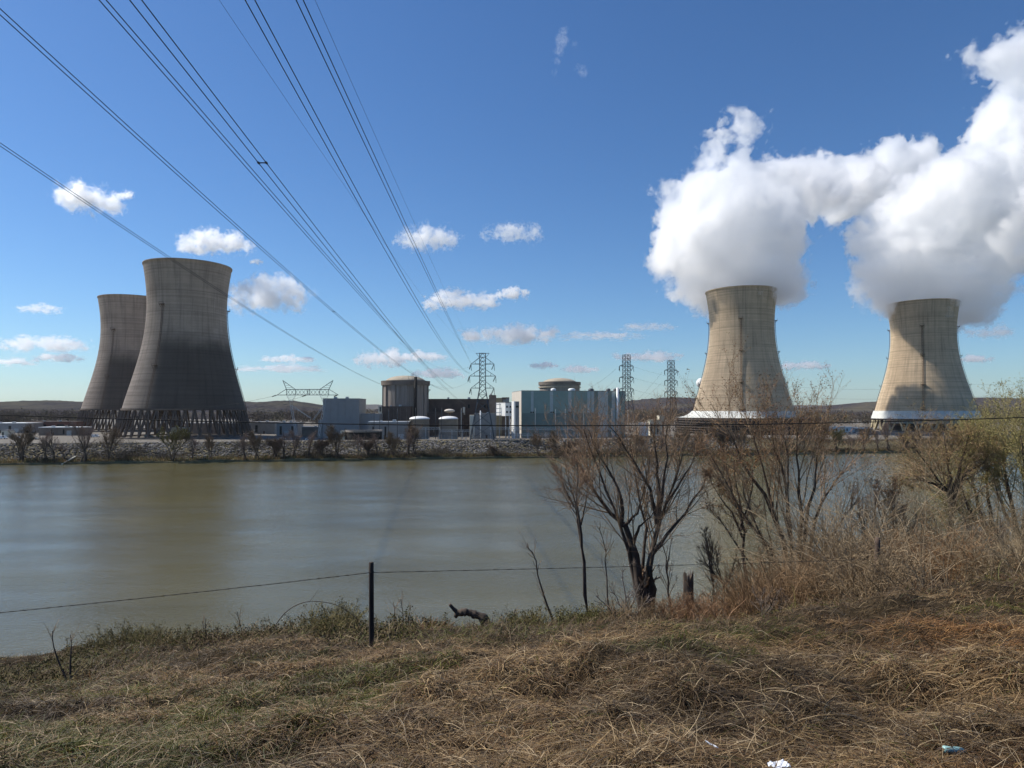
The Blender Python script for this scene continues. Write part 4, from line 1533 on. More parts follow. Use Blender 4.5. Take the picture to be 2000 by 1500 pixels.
for k, (ya, yb) in enumerate(((722, 731), (747, 752), (768, 770))):
    span("conductor", ("uppermost", "middle", "lowest")[k] + " far conductor beyond the tower on pale legs", P(1840, ya + 25, 660), P(2080, yb + 12, 660), 3, .05, G2)
span("conductor", "looped conductor from the middle pylon's top arm back towards the dark hall", P(918, 716, 334), P(780, 668, 250), 5.0, .03, G2)
span("conductor", "looped conductor from the middle pylon's second arm back over the reactor dome", P(916, 745, 334), P(800, 722, 260), 5.0, .03, G2)

# ------------------------------------------------------------------ near bank
# ground profile: for directions s = (px - 1000) / F, the pixel row that the ground reaches at each distance
PROF = {
    -500: [(3.0, 1500), (5, 1440), (8, 1405), (11, 1385), (16, 1385), (22, 1360), (30, 1320), (35, 1305)],
    0: [(3.4, 1500), (5, 1440), (7.5, 1398), (9.5, 1378), (13, 1378), (18, 1352), (26, 1312), (34, 1290)],
    300: [(3.4, 1500), (5, 1425), (7.5, 1372), (9.5, 1350), (13, 1340), (18, 1312), (26, 1278), (33, 1262)],
    560: [(3.3, 1500), (5, 1402), (7, 1345), (9.0, 1310), (12, 1290), (16, 1268), (24, 1248), (31, 1238)],
    730: [(3.3, 1500), (5, 1412), (6.5, 1358), (7.8, 1308), (9.0, 1298), (12, 1282), (15, 1268), (23, 1246), (30, 1234)],
    950: [(3.3, 1500), (5.2, 1418), (6.2, 1360), (7.2, 1302), (8.4, 1284), (12, 1276), (16, 1258), (24, 1240), (31, 1228)],
    1180: [(3.2, 1500), (5.2, 1428), (6.2, 1360), (7.0, 1292), (8.0, 1268), (12, 1262), (17, 1246), (25, 1226), (36, 1208)],
    1400: [(3.2, 1500), (5.0, 1425), (6.0, 1362), (7, 1306), (9.0, 1270), (12, 1250), (17, 1234), (25, 1216), (36, 1200)],
    1600: [(3.2, 1500), (5, 1392), (8, 1292), (11, 1240), (13, 1216), (17, 1206), (25, 1190), (34, 1178)],
    1780: [(3.1, 1500), (5, 1380), (8, 1272), (11, 1216), (13.5, 1182), (18, 1170), (25, 1158), (33, 1148)],
    2000: [(3.0, 1500), (5, 1360), (8, 1250), (11.5, 1192), (15, 1152), (19, 1140), (26, 1130), (33, 1122)],
    2500: [(3.0, 1500), (5, 1345), (8, 1230), (12, 1170), (16, 1125), (20, 1110), (27, 1100), (34, 1092)],
}
_YS = np.concatenate([np.linspace(0, 16, 65), np.linspace(16.5, 40, 48)])
_PX = sorted(PROF)
_TAB = []
for p_ in _PX:
    pr_ = PROF[p_]
    ys = np.array([a for a, _ in pr_])
    zz = np.array([Zp(b, a) for a, b in pr_])
    edge = zz[-1]
    z = np.interp(_YS, np.concatenate([[0, 1.6], ys, [ys[-1] + 3, 56, 66]]), np.concatenate([[20.35, 20.35], zz, [edge - 1.2, 1.0, -1.5]]))
    k_ = np.array([1, 2, 3, 2, 1.0]); k_ /= k_.sum()
    z = np.convolve(np.pad(z, 2, mode='edge'), k_, 'valid')
    _TAB.append(z)
_TAB = np.array(_TAB)
_EDGE = np.array([PROF[p_][-1][0] for p_ in _PX])


def near_z(X, Y, bumps=True):
    X, Y = np.asarray(X, float), np.asarray(Y, float)
    px = np.clip(1000 + F * X / np.maximum(Y, 2.5), _PX[0], _PX[-1] - 1e-3)
    # smooth blend between direction profiles
    i = np.clip(np.searchsorted(_PX, px, side='right') - 1, 0, len(_PX) - 2)
    pxa = np.array(_PX, float)
    f = (px - pxa[i]) / (pxa[i + 1] - pxa[i])
    f = f * f * (3 - 2 * f)
    yy = np.clip(Y, 0, 39.9)
    j = np.clip(np.searchsorted(_YS, yy, side='right') - 1, 0, len(_YS) - 2)
    g = (yy - _YS[j]) / (_YS[j + 1] - _YS[j])
    a = _TAB[i, j] * (1 - g) + _TAB[i, j + 1] * g
    b = _TAB[i + 1, j] * (1 - g) + _TAB[i + 1, j + 1] * g
    z = a * (1 - f) + b * f
    zfar = np.interp(Y, [39.9, 57, 66, 80], [0, 1, 1, 1])
    z = np.where(Y > 39.9, z * (1 - zfar) + (-1.2) * zfar, z)
    if bumps:
        w = np.interp(Y, [0, 2.6, 5, 40], [.2, .6, 1, 1])
        z = z + w * ((fbm(X * 1.6, Y * 1.6, 21, 4) - .5) * .52 + (fbm(X * .34, Y * .34, 23, 3) - .5) * .75)
    return z


def edge_y(X, Y):
    px = np.clip(1000 + F * X / np.maximum(Y, 2.5), _PX[0], _PX[-1])
    return np.interp(px, _PX, _EDGE)


_gx = np.concatenate([np.linspace(-90, -32, 60), np.arange(-31.8, 40, .22), np.linspace(40.5, 110, 70)])
_gy = np.concatenate([np.linspace(-40, 1.5, 30), np.arange(1.7, 14, .14), np.arange(14, 42, .3), np.linspace(42.5, 70, 40)])
grid_mesh("near_bank", _gx, _gy, lambda X, y: (X * 0 + y, near_z(X, X * 0 + y)), M['soil'])


# ---- grass: matted dry blades, uncountable
def screen_xy(r, n, y0=2.7, y1=34.0, s0=-1.1, s1=1.3, power=1.0):
    s = r.uniform(s0, s1, n)
    iy = r.uniform(1 / y1 ** power, 1 / y0 ** power, n)
    Y = iy ** (-1 / power)
    return s * Y, Y


def blades(seed, X, Y, L, w, lift, cols, wgt, droop, curl=.35, segs=3, down=.8, jitter_col=.3, zoff=0.0, base_dir=None):
    r = np.random.default_rng(seed)
    n = len(X)
    e = .25
    gx = (near_z(X + e, Y) - near_z(X - e, Y)) / (2 * e)
    gy = (near_z(X, Y + e) - near_z(X, Y - e)) / (2 * e)
    a = r.uniform(0, 2 * np.pi, n)
    d = np.stack([np.cos(a), np.sin(a)], 1)
    if base_dir is not None: d = d * .8 + np.asarray(base_dir)
    d = d - np.stack([gx, gy], 1) * down * 1.6
    d /= np.linalg.norm(d, axis=1, keepdims=True) + 1e-6
    lf = r.uniform(lift[0], lift[1], n)
    dirv = np.stack([d[:, 0], d[:, 1], gx * d[:, 0] + gy * d[:, 1] + lf], 1)
    dirv /= np.linalg.norm(dirv, axis=1, keepdims=True)
    base = np.stack([X, Y, near_z(X, Y) + zoff], 1)
    ln = r.uniform(L[0], L[1], n) if hasattr(L, '__len__') else L
    wd = (w * r.uniform(.6, 1.3, n))
    pts = [base]
    v = dirv.copy()
    crv = r.normal(0, curl, (n, 3)) * np.array([1, 1, .4])
    for k in range(segs):
        p = pts[-1] + v * (ln / segs)[:, None]
        floor = near_z(p[:, 0], p[:, 1]) + .012 + r.uniform(0, .05, n)
        p[:, 2] = np.maximum(p[:, 2], floor)
        pts.append(p)
        v = v + crv * (1.0 / segs) * 1.6
        v[:, 2] -= droop * (1.0 / segs)
        v /= np.linalg.norm(v, axis=1, keepdims=True)
    pts = np.stack(pts, 1)                                   # n, segs+1, 3
    t = pts[:, -1] - pts[:, 0]
    t /= np.linalg.norm(t, axis=1, keepdims=True) + 1e-6
    up = np.stack([r.normal(0, .5, n), r.normal(-.35, .4, n), np.ones(n)], 1)
    side = np.cross(t, up)
    side /= np.linalg.norm(side, axis=1, keepdims=True) + 1e-6
    prof = np.linspace(1, .12, segs + 1)
    Lft = pts - side[:, None] * (wd[:, None] * prof)[..., None]
    Rgt = pts + side[:, None] * (wd[:, None] * prof)[..., None]
    V = np.stack([Lft, Rgt], 2).reshape(-1, 3)
    m = (segs + 1) * 2
    i = np.arange(n)[:, None] * m
    j = np.arange(segs)[None, :] * 2
    Q = np.stack([i + j, i + j + 1, i + j + 3, i + j + 2], -1).reshape(-1, 4)
    ci = np.array(cols)[r.choice(len(cols), n, p=np.array(wgt) / np.sum(wgt))] if not callable(cols) else cols(r, X, Y)
    ci = ci * r.uniform(1 - jitter_col, 1 + jitter_col, (n, 1))
    return V, Q, np.repeat(ci, m, 0)


STRAW = np.array([(.34, .245, .135), (.22, .15, .08), (.50, .38, .225), (.12, .08, .044), (.075, .05, .028), (.29, .22, .14), (.19, .105, .05)])
GREEN = np.array([(.105, .110, .014), (.070, .085, .011), (.155, .145, .028)])


def straw_cols(green_bias=0.0, warm=0.0):
    def fn(r, X, Y):
        n = len(X)
        c = STRAW[r.choice(7, n, p=[.19, .22, .075, .20, .19, .06, .065])] * np.array([.88, .81, .68])
        g = fbm(X * .55, Y * .55, 41, 4)
        left = np.clip(-(X / np.maximum(Y, 1)) * 1.2 - .15, -.2, .6)
        isg = r.uniform(0, 1, n) < np.clip((g - .53 + green_bias + left * .12) * 2.6, .015, .5)
        c = np.where(isg[:, None], GREEN[r.integers(0, 3, n)], c)
        dk = fbm(X * .8 + 7, Y * .8, 43, 3)
        c = c * np.interp(dk, [.3, .5, .7], [.42, .95, 1.35])[:, None]
        rt = np.clip((X / np.maximum(Y, 1) - .2) * 1.6, 0, 1)
        rd = fbm(X * .4 + 3, Y * .4, 47, 3)
        c = c * (1 - (rt * np.clip((rd - .5) * 5, 0, 1))[:, None] * (1 - np.array([1.0, .72, .48])))
        return c
    return fn


gv, gq, gc, nv = [], [], [], 0
def add_blades(*a, **k):
    global nv
    V, Q, C = blades(*a, **k)
    gv.append(V); gq.append(Q + nv); gc.append(C); nv += len(V)


r = np.random.default_rng(101)
# short under-layer
X, Y = screen_xy(r, 160000, 2.2, 36, power=.9)
add_blades(1, X, Y, (.06, .20), .0028 + Y * .0002, (.1, 1.1), straw_cols(.03), None, .9, .5, 3)
# matted stems hanging down the faces
X, Y = screen_xy(r, 160000, 2.2, 30, power=1.0)
add_blades(2, X, Y, (.12, .38), .0026 + Y * .00018, (.1, .8), straw_cols(-.02), None, 1.3, .6, 4, down=1.2, base_dir=(.12, -.85))
# loose thin pale stems on top
X, Y = screen_xy(r, 9000, 2.5, 18, power=1.0)
add_blades(3, X, Y, (.15, .45), .0018 + Y * .00014, (.2, .9), STRAW[[0, 2, 5]] * 1.15, [1, 1.2, .6], 1.5, .9, 5, zoff=.02)
# thatch on the rise behind the first crest
X, Y = screen_xy(r, 84000, 8.5, 34, power=.5)
add_blades(6, X, Y, (.12, .42), .003 + Y * .0002, (.1, 1.2), straw_cols(-.01), None, 1.2, .6, 4, down=1.0, base_dir=(.12, -.6))
# green sprouts
X, Y = screen_xy(r, 62000, 2.5, 34, power=.9)
k = fbm(X * .55, Y * .55, 41, 4) + np.clip(-(X / Y) * .15, -.05, .07) > .545
add_blades(4, X[k], Y[k], (.06, .2), .003 + Y[k] * .0002, (.4, 1.6), GREEN * .8, [1, 1, .8], .8, .4, 3)
# the verge beside and behind the viewpoint
X, Y = r.uniform(-14, 24, 45000), r.uniform(-6, 4.5, 45000)
k = np.abs(X) > .95 * np.maximum(Y, 0) - .5
add_blades(7, X[k], Y[k], (.12, .4), .0045 + 0 * Y[k], (.1, 1.0), straw_cols(-.02), None, 1.2, .6, 3)
# tall weeds along the crest towards the water
X, Y = screen_xy(r, 36000, 15, 38, power=.4)
k = (fbm(X * .35, Y * .35, 51, 3) > .45)
add_blades(5, X[k], Y[k], (.2, .75), .005 + Y[k] * .00018, (.2, 1.8), lambda r_, a, b: np.where((r_.uniform(0, 1, len(a)) < np.clip((fbm(a * .5, b * .5, 55, 3) - .45) * 3, .05, .7))[:, None], GREEN[r_.integers(0, 3, len(a))], STRAW[r_.choice([0, 1, 3, 4, 6], len(a))] * .8), None, 1.2, .7, 4)
o = link_mesh("dry_grass", fast_mesh("dry_grass", np.concatenate(gv), np.concatenate(gq), False, np.concatenate(gc)), M['grass'])
tag(o, "matted dry straw grass with green sprouts covering the near bank", "grass", kind='stuff')
del gv, gq, gc


# ------------------------------------------------------------------ trees and shrubs
def norm(v): return v / (np.linalg.norm(v, axis=-1, keepdims=True) + 1e-9)


def smooth_poly(pts, K):
    """resample a control polyline (m,3) to K points with a Catmull-Rom spline"""
    p = np.array(pts, float)
    if len(p) == 2: return p[0] + (p[1] - p[0]) * np.linspace(0, 1, K)[:, None]
    q = np.concatenate([[2 * p[0] - p[1]], p, [2 * p[-1] - p[-2]]])
    out = []
    for t in np.linspace(0, len(p) - 1 - 1e-6, K):
        i = int(t); f = t - i
        a, b, c, d = q[i], q[i + 1], q[i + 2], q[i + 3]
        out.append(.5 * ((2 * b) + (c - a) * f + (2 * a - 5 * b + 4 * c - d) * f * f + (3 * b - a - 3 * c + d) * f ** 3))
    return np.array(out)


def grow(r, pts, rad, cnt, t0, ang, lens, rfac, K, wob, up, rmin, tmax=.98, gravity=0.0):
    n, Kp, _ = pts.shape
    plen = np.linalg.norm(np.diff(pts, axis=1), axis=2).sum(1)
    idx = np.repeat(np.arange(n), cnt)
    m = len(idx)
    t = r.uniform(t0, tmax, m)
    f = t * (Kp - 1)
    i0 = np.minimum(f.astype(int), Kp - 2)
    g = (f - i0)[:, None]
    base = pts[idx, i0] * (1 - g) + pts[idx, i0 + 1] * g
    tang = norm(pts[idx, i0 + 1] - pts[idx, i0])
    rb = rad[idx, i0] * (1 - g[:, 0]) + rad[idx, i0 + 1] * g[:, 0]
    v = r.normal(0, 1, (m, 3))
    v -= (v * tang).sum(1, keepdims=True) * tang
    v = norm(v)
    a = r.uniform(ang[0], ang[1], m)[:, None]
    d = norm(np.cos(a) * tang + np.sin(a) * v + np.array([0, 0, up]))
    L = r.uniform(lens[0], lens[1], m) * plen[idx] * (1.05 - .55 * t)
    out = np.empty((m, K, 3))
    out[:, 0] = base
    for k in range(1, K):
        out[:, k] = out[:, k - 1] + d * (L / (K - 1))[:, None]
        d = norm(d + r.normal(0, wob, (m, 3)) + np.array([0, 0, up * .35 - gravity]))
    r0 = np.maximum(rb * rfac, rmin)
    rr = r0[:, None] * np.linspace(1, .35, K)[None]
    return out, np.maximum(rr, rmin * .7)


def twig_mesh(name, levels, sides, cols, buds=None):
    Vs, Qs, Cs, n = [], [], [], 0
    for (p, rd), s, c in zip(levels, sides, cols):
        V, Q = tubes(p, rd, s)
        Vs.append(V); Qs.append(Q + n); n += len(V)
        cc = np.repeat(c, p.shape[1] * s, 0) if len(c) == len(p) else np.broadcast_to(np.array(c), (len(V), 3))
        Cs.append(cc)
    if buds is not None:
        bp, bc, bs, rr = buds
        m = len(bp)
        a = norm(rr.normal(0, 1, (m, 3)))
        b = norm(np.cross(a, rr.normal(0, 1, (m, 3))))
        s_ = bs[:, None]
        V = np.stack([bp - a * s_, bp + b * s_ * .6, bp + a * s_, bp - b * s_ * .6], 1).reshape(-1, 3)
        Vs.append(V); Qs.append(np.arange(m * 4).reshape(-1, 4) + n)
        Cs.append(np.repeat(bc, 4, 0))
    return fast_mesh(name, np.concatenate(Vs), np.concatenate(Qs), True, np.concatenate(Cs))


def make_tree(label, stems, seed, group, name="bare_tree", counts=(5, 6, 5), lens=((.3, .55), (.3, .55), (.35, .6)), angs=((.35, .8), (.35, .9), (.3, .9)), twig_col=(.31, .225, .145), bud_cols=None, bud_n=1.0, bud_size=(.018, .04), rmin=(.012, .007, .0045), wob=.13, up=.12, cat="tree", bark='bark', t0=.25, gravity=0.0):
    """stems: list of (points (m,3), r0, r1). Parts: trunk (all thick stems, one surface of tapering tubes) and crown (boughs, twigs, buds)"""
    r = np.random.default_rng(seed)
    base = np.array(stems[0][0][0], float)
    t = thing(name, label, cat, base, group)
    K = 9
    pts = np.array([smooth_poly(s[0], K) for s in stems])
    rad = np.array([np.linspace(1, 0, K) ** 1.45 * (s[1] - s[2]) + s[2] for s in stems])
    L0 = np.linalg.norm(np.diff(pts, axis=1), axis=2).sum(1)
    pts[:, 1:-1] += r.normal(0, 1, (len(pts), K - 2, 3)) * (L0 * .008)[:, None, None]
    rad = rad * r.uniform(.93, 1.07, rad.shape)
    V, Q = tubes(pts - base, rad, 8)
    link_mesh("trunk", fast_mesh("trunk", V, Q, True), M[bark], t)
    # more boughs on the longer stems
    cnt0 = np.maximum(1, (counts[0] * L0 / np.median(L0))).astype(int)
    A = grow(r, pts, np.minimum(rad, rmin[0] * 8), cnt0, t0, angs[0], lens[0], .42, 7, wob * .6, up, rmin[0], gravity=gravity)
    B = grow(r, A[0], A[1], counts[1], .15, angs[1], lens[1], .55, 5, wob * .8, up, rmin[1], gravity=gravity)
    E = grow(r, np.concatenate([pts[:, -4:]]), rad[:, -4:], counts[1], .2, angs[1], (.6, 1.3), .6, 5, wob * .8, up, rmin[1], gravity=gravity)
    Bp, Br = np.concatenate([B[0], E[0]]), np.concatenate([B[1], E[1]])
    Cc = grow(r, Bp, Br, counts[2], .1, angs[2], lens[2], .7, 4, wob * 1.3, up * .7, rmin[2], gravity=gravity)
    A[0][:] -= base; Bp = Bp - base; Cp = Cc[0] - base
    tc = np.array(twig_col)
    cols = [tc * r.uniform(.7, 1.1, (len(A[0]), 1)), tc * r.uniform(.75, 1.3, (len(Bp), 1)), tc * np.array([1.15, 1.05, 1.0]) * r.uniform(.75, 1.4, (len(Cp), 1))]
    buds = None
    if bud_cols is not None:
        src = Cp.reshape(-1, 3)
        m = int(len(Cp) * 3 * bud_n)
        k = r.integers(0, len(src), m)
        bp = src[k] + r.normal(0, .03, (m, 3))
        bc = np.array(bud_cols)[r.integers(0, len(bud_cols), m)] * r.uniform(.65, 1.3, (m, 1))
        buds = (bp, bc, r.uniform(bud_size[0], bud_size[1], m), r)
    link_mesh("crown", twig_mesh("crown", [A, (Bp, Br), (Cp, Cc[1])], (4, 3, 3), cols, buds), M['twig'], t)
    return t


def stem(px_pts, Y, r0_px, r1_px, seed, depth=.12, sink=.25, spread=1.0):
    """a stem given by points along it (x, y in the photograph's pixels at distance Y), wandering in depth as well"""
    r = np.random.default_rng(seed)
    pts = []
    dy = r.normal(0, depth) * spread
    n = len(px_pts)
    for i, (x, y) in enumerate(px_pts):
        yy = Y + dy * i / max(1, n - 1) * 6 + r.normal(0, .12) * (i > 0)
        pts.append(P(x, y, yy))
    if sink:
        p0 = pts[0].copy()
        gz = float(near_z(np.array([p0[0]]), np.array([p0[1]]))[0])
        if p0[2] > gz - sink:
            pts.insert(0, np.array([p0[0], p0[1], gz - sink]))
    return np.array(pts), r0_px * Y / F, r1_px * Y / F


GT = "bare trees along the near bank"
Yt = 36.0
S = []
def ss(pts, r0, r1, sd, sink=0.0, **k): S.append(stem(pts, Yt, r0, r1, sd, sink=sink, **k))
ss([(1260, 1216), (1259, 1180), (1257, 1130)], 14, 9, 99, sink=.4)
ss([(1258, 1214), (1253, 1150), (1240, 1085), (1217, 1030), (1197, 1000), (1172, 966), (1143, 925), (1118, 885)], 12.5, 1.2, 1, sink=.4)
ss([(1267, 1214), (1269, 1150), (1271, 1100), (1272, 1060), (1284, 1022), (1300, 985), (1316, 936), (1334, 885)], 12.5, 1.2, 2, sink=.4)
ss([(1263, 1190), (1259, 1088), (1261, 1030), (1250, 975), (1238, 915), (1230, 860)], 5.5, 1.0, 3, sink=.4)
ss([(1244, 1150), (1232, 1100), (1222, 1068), (1204, 1020), (1185, 975), (1177, 930), (1160, 880), (1140, 838)], 5.5, .9, 4)
ss([(1213, 1026), (1214, 985), (1205, 950), (1187, 915), (1168, 885), (1150, 840)], 4.5, .8, 5)
ss([(1277, 1075), (1295, 1053), (1326, 1018), (1351, 980), (1374, 948), (1392, 915)], 4.6, .9, 6)
ss([(1283, 1022), (1276, 985), (1267, 952), (1240, 905), (1215, 865), (1190, 832)], 5, .8, 7)
ss([(1288, 1015), (1292, 975), (1296, 945), (1302, 896), (1300, 850), (1306, 828)], 4.5, .8, 8)
ss([(1286, 1018), (1286, 960), (1281, 905), (1279, 850), (1277, 826)], 4.2, .8, 9)
ss([(1236, 1066), (1245, 1035), (1252, 1025), (1272, 1008), (1290, 975)], 4, .7, 10)
ss([(1216, 1028), (1232, 1015), (1246, 1000), (1252, 975), (1262, 930), (1270, 890)], 3.5, .7, 11)
ss([(1300, 985), (1330, 940), (1352, 900), (1365, 868)], 3, .6, 12)
make_tree("large bare tree with several thick trunks forking from one base beside the leaning sapling", S, 201, GT, counts=(9, 6, 5), lens=((.35, .65), (.4, .75), (.5, .9)), t0=.35, bud_cols=[(.24, .16, .12), (.27, .19, .14)], bud_n=.7, bud_size=(.012, .026))

Yt = 34.0; S = []
ss([(1148, 1222), (1143, 1165), (1139, 1102), (1134, 1050), (1127, 1018), (1121, 985), (1112, 950), (1104, 915)], 5.2, .8, 21, sink=.4)
ss([(1136, 1070), (1133, 1020), (1127, 980), (1130, 945), (1128, 905)], 3, .6, 22)
ss([(1131, 1035), (1140, 1000), (1146, 965), (1148, 930)], 2.4, .5, 23)
ss([(1121, 990), (1104, 955), (1095, 935), (1088, 915)], 2, .5, 24)
make_tree("slim straight bare tree clear of the big forked one, twigs bunched at its top", S, 202, GT, counts=(9, 7, 5), lens=((.25, .45), (.3, .5), (.4, .6)), t0=.5, bud_cols=[(.20, .10, .07)], bud_n=.6, bud_size=(.012, .024))
# its broken hanging twig
Yt = 33; S = []
ss([(1081, 1228), (1070, 1190), (1062, 1160), (1050, 1110), (1040, 1085), (1028, 1068)], 3.4, .7, 31, sink=.3)
make_tree("thin sapling leaning towards the driftwood", S, 203, GT, counts=(12, 3, 3), lens=((.12, .3), (.3, .5), (.4, .6)), t0=.3)
Yt = 34; S = []
ss([(1192, 1218), (1187, 1160), (1183, 1100), (1180, 1070), (1170, 1030)], 2.6, .6, 32, sink=.3)
make_tree("thin upright sapling between the slim tree and the big forked tree", S, 204, GT, counts=(9, 4, 3), lens=((.15, .3), (.3, .5), (.4, .6)), t0=.3)
Yt = 28; S = []
for k, (a, b, c) in enumerate((((1222, 1238), (1215, 1190), (1190, 1145)), ((1222, 1238), (1222, 1180), (1216, 1112)), ((1223, 1235), (1232, 1190), (1250, 1140)), ((1222, 1236), (1208, 1205), (1165, 1165)), ((1224, 1236), (1240, 1205), (1268, 1165)))):
    ss([a, b, c], 3.0, .7, 33 + k, sink=.3)
make_tree("small pale-barked shrub forking low before the big forked tree", S, 205, GT, name="bare_shrub", counts=(7, 4, 3), lens=((.2, .45), (.3, .55), (.4, .6)), bark='bark_pale', twig_col=(.24, .20, .165), cat="shrub", t0=.2)
Yt = 35; S = []
ss([(1310, 1192), (1305, 1150), (1302, 1115), (1296, 1080), (1290, 1045)], 3.0, .6, 41, sink=.3)
ss([(1302, 1120), (1306, 1085), (1313, 1050)], 1.8, .5, 42)
make_tree("spindly forked sapling just behind the broken stump", S, 206, GT, counts=(8, 4, 4), lens=((.15, .35), (.3, .5), (.4, .6)))
Yt = 37; S = []
ss([(1462, 1165), (1456, 1110), (1451, 1060), (1447, 1025), (1440, 985), (1425, 940), (1412, 905)], 5, .8, 43, sink=.4)
ss([(1449, 1035), (1446, 985), (1436, 930), (1430, 885)], 3, .6, 44)
ss([(1450, 1050), (1432, 1005), (1405, 970), (1385, 930)], 2.6, .5, 45)
ss([(1447, 1025), (1462, 985), (1470, 940), (1468, 890)], 2.4, .5, 46)
BUD_O = [(.22, .10, .045), (.26, .15, .06), (.18, .13, .05), (.15, .07, .045)]
make_tree("slender dark tree with rusty buds beside the many-stemmed clump", S, 207, GT, counts=(9, 7, 5), lens=((.25, .5), (.3, .55), (.4, .65)), t0=.4, bud_cols=BUD_O, bud_n=1.0, bud_size=(.02, .042))
Yt = 35; S = []
fan = [([(1548, 1215), (1530, 1150), (1506, 1080), (1480, 1040), (1441, 988), (1412, 935), (1388, 890)], 5.5), ([(1552, 1215), (1535, 1120), (1503, 985), (1475, 935), (1447, 895), (1425, 850), (1412, 822)], 6),
       ([(1558, 1215), (1550, 1110), (1532, 948), (1518, 880), (1502, 820)], 6), ([(1550, 1215), (1538, 1090), (1515, 990), (1488, 920), (1470, 855), (1462, 815)], 5),
       ([(1562, 1215), (1562, 1100), (1568, 1000), (1560, 930), (1557, 880), (1562, 818)], 6.5), ([(1564, 1215), (1575, 1100), (1590, 1008), (1612, 965), (1632, 938), (1660, 908)], 5.5),
       ([(1560, 1215), (1568, 1090), (1580, 985), (1592, 930), (1600, 880), (1620, 842)], 5), ([(1546, 1215), (1510, 1150), (1480, 1120), (1440, 1060), (1402, 1010)], 4), ([(1566, 1215), (1590, 1130), (1620, 1060), (1655, 1000), (1680, 970)], 4),
       ([(1555, 1215), (1545, 1100), (1540, 1010), (1535, 900), (1530, 850)], 4.5), ([(1549, 1215), (1520, 1130), (1495, 1060), (1465, 1000), (1450, 940)], 4)]
for k, (p_, r_) in enumerate(fan): ss(p_, r_, .8, 50 + k, sink=.4 if k % 2 == 0 else 0, spread=2.0)
make_tree("broad many-stemmed clump fanning upward with orange-brown buds before the louvred tower", S, 208, GT, counts=(8, 6, 5), lens=((.3, .6), (.4, .75), (.5, .9)), angs=((.2, .55), (.3, .7), (.3, .8)), t0=.3, bud_cols=BUD_O, bud_n=1.3, bud_size=(.02, .045))
Yt = 38; S = []
ss([(1838, 1150), (1846, 1090), (1850, 1066), (1858, 1020), (1858, 985), (1851, 955), (1832, 928), (1808, 905), (1790, 880)], 9, .9, 71, sink=.4)
ss([(1858, 1000), (1868, 955), (1880, 930), (1910, 912), (1930, 890)], 5.5, .8, 72)
ss([(1857, 985), (1856, 940), (1850, 895), (1845, 850)], 5, .7, 73)
ss([(1846, 1070), (1836, 1045), (1830, 1040), (1826, 1018), (1808, 995)], 4, .6, 74)
ss([(1862, 965), (1872, 925), (1884, 880), (1895, 845)], 4.5, .7, 75)
ss([(1849, 958), (1825, 945), (1795, 938), (1770, 935)], 3.5, .6, 76)
BUD_G = [(.27, .21, .085), (.31, .23, .10), (.23, .20, .08), (.29, .17, .09)]
make_tree("round-crowned single-trunk tree with olive-brown haze of buds before the tower on pale legs", S, 209, GT, counts=(11, 6, 5), lens=((.35, .6), (.5, .85), (.6, 1.0)), angs=((.4, 1.1), (.4, 1.1), (.3, 1.0)), t0=.3, bud_cols=BUD_G, bud_n=2.6, bud_size=(.016, .034), twig_col=(.30, .22, .135), up=.015, wob=.16)
BUD_Y = [(.33, .29, .11), (.28, .255, .09), (.35, .285, .12), (.24, .225, .085)]
Yt = 40; S = []
ss([(1978, 1130), (1958, 1078), (1945, 1052), (1926, 1032), (1905, 1018), (1884, 1010), (1862, 985)], 9, 1.2, 81, sink=.4)
ss([(1926, 1032), (1912, 990), (1900, 940), (1905, 890), (1898, 850)], 4.5, .7, 82)
ss([(1945, 1052), (1935, 1000), (1930, 950), (1925, 890), (1930, 845)], 4.5, .7, 83)
ss([(1905, 1018), (1888, 985), (1880, 950), (1890, 905)], 3.5, .6, 84)
make_tree("yellow-green willow leaning out over the water from the brush", S, 210, GT, name="willow_tree", counts=(11, 8, 7), lens=((.35, .65), (.45, .8), (.5, .9)), angs=((.25, .7), (.3, .9), (.3, 1.0)), t0=.3, bud_cols=BUD_Y, bud_n=3.2, bud_size=(.018, .038), twig_col=(.30, .26, .13))
Yt = 37; S = []
ss([(1996, 1120), (1990, 1060), (1978, 990), (1965, 940), (1958, 880), (1962, 835)], 9, .9, 85, sink=.4)
ss([(1994, 1110), (2004, 1030), (2008, 960), (1998, 900), (1990, 840)], 7, .8, 86)
ss([(1985, 1040), (1960, 990), (1945, 945), (1935, 900)], 4, .6, 87)
ss([(2006, 1110), (2030, 1020), (2045, 930), (2040, 850)], 7, .8, 88, sink=.4)
ss([(2004, 1000), (2020, 950), (2025, 890), (2022, 845)], 4, .7, 89)
make_tree("tall yellow-green willow with upright trunks at the picture's edge", S, 211, GT, name="willow_tree", counts=(12, 8, 7), lens=((.3, .6), (.45, .8), (.5, .9)), angs=((.25, .7), (.3, .9), (.3, 1.0)), t0=.3, bud_cols=BUD_Y, bud_n=3.2, bud_size=(.018, .038), twig_col=(.30, .26, .13))
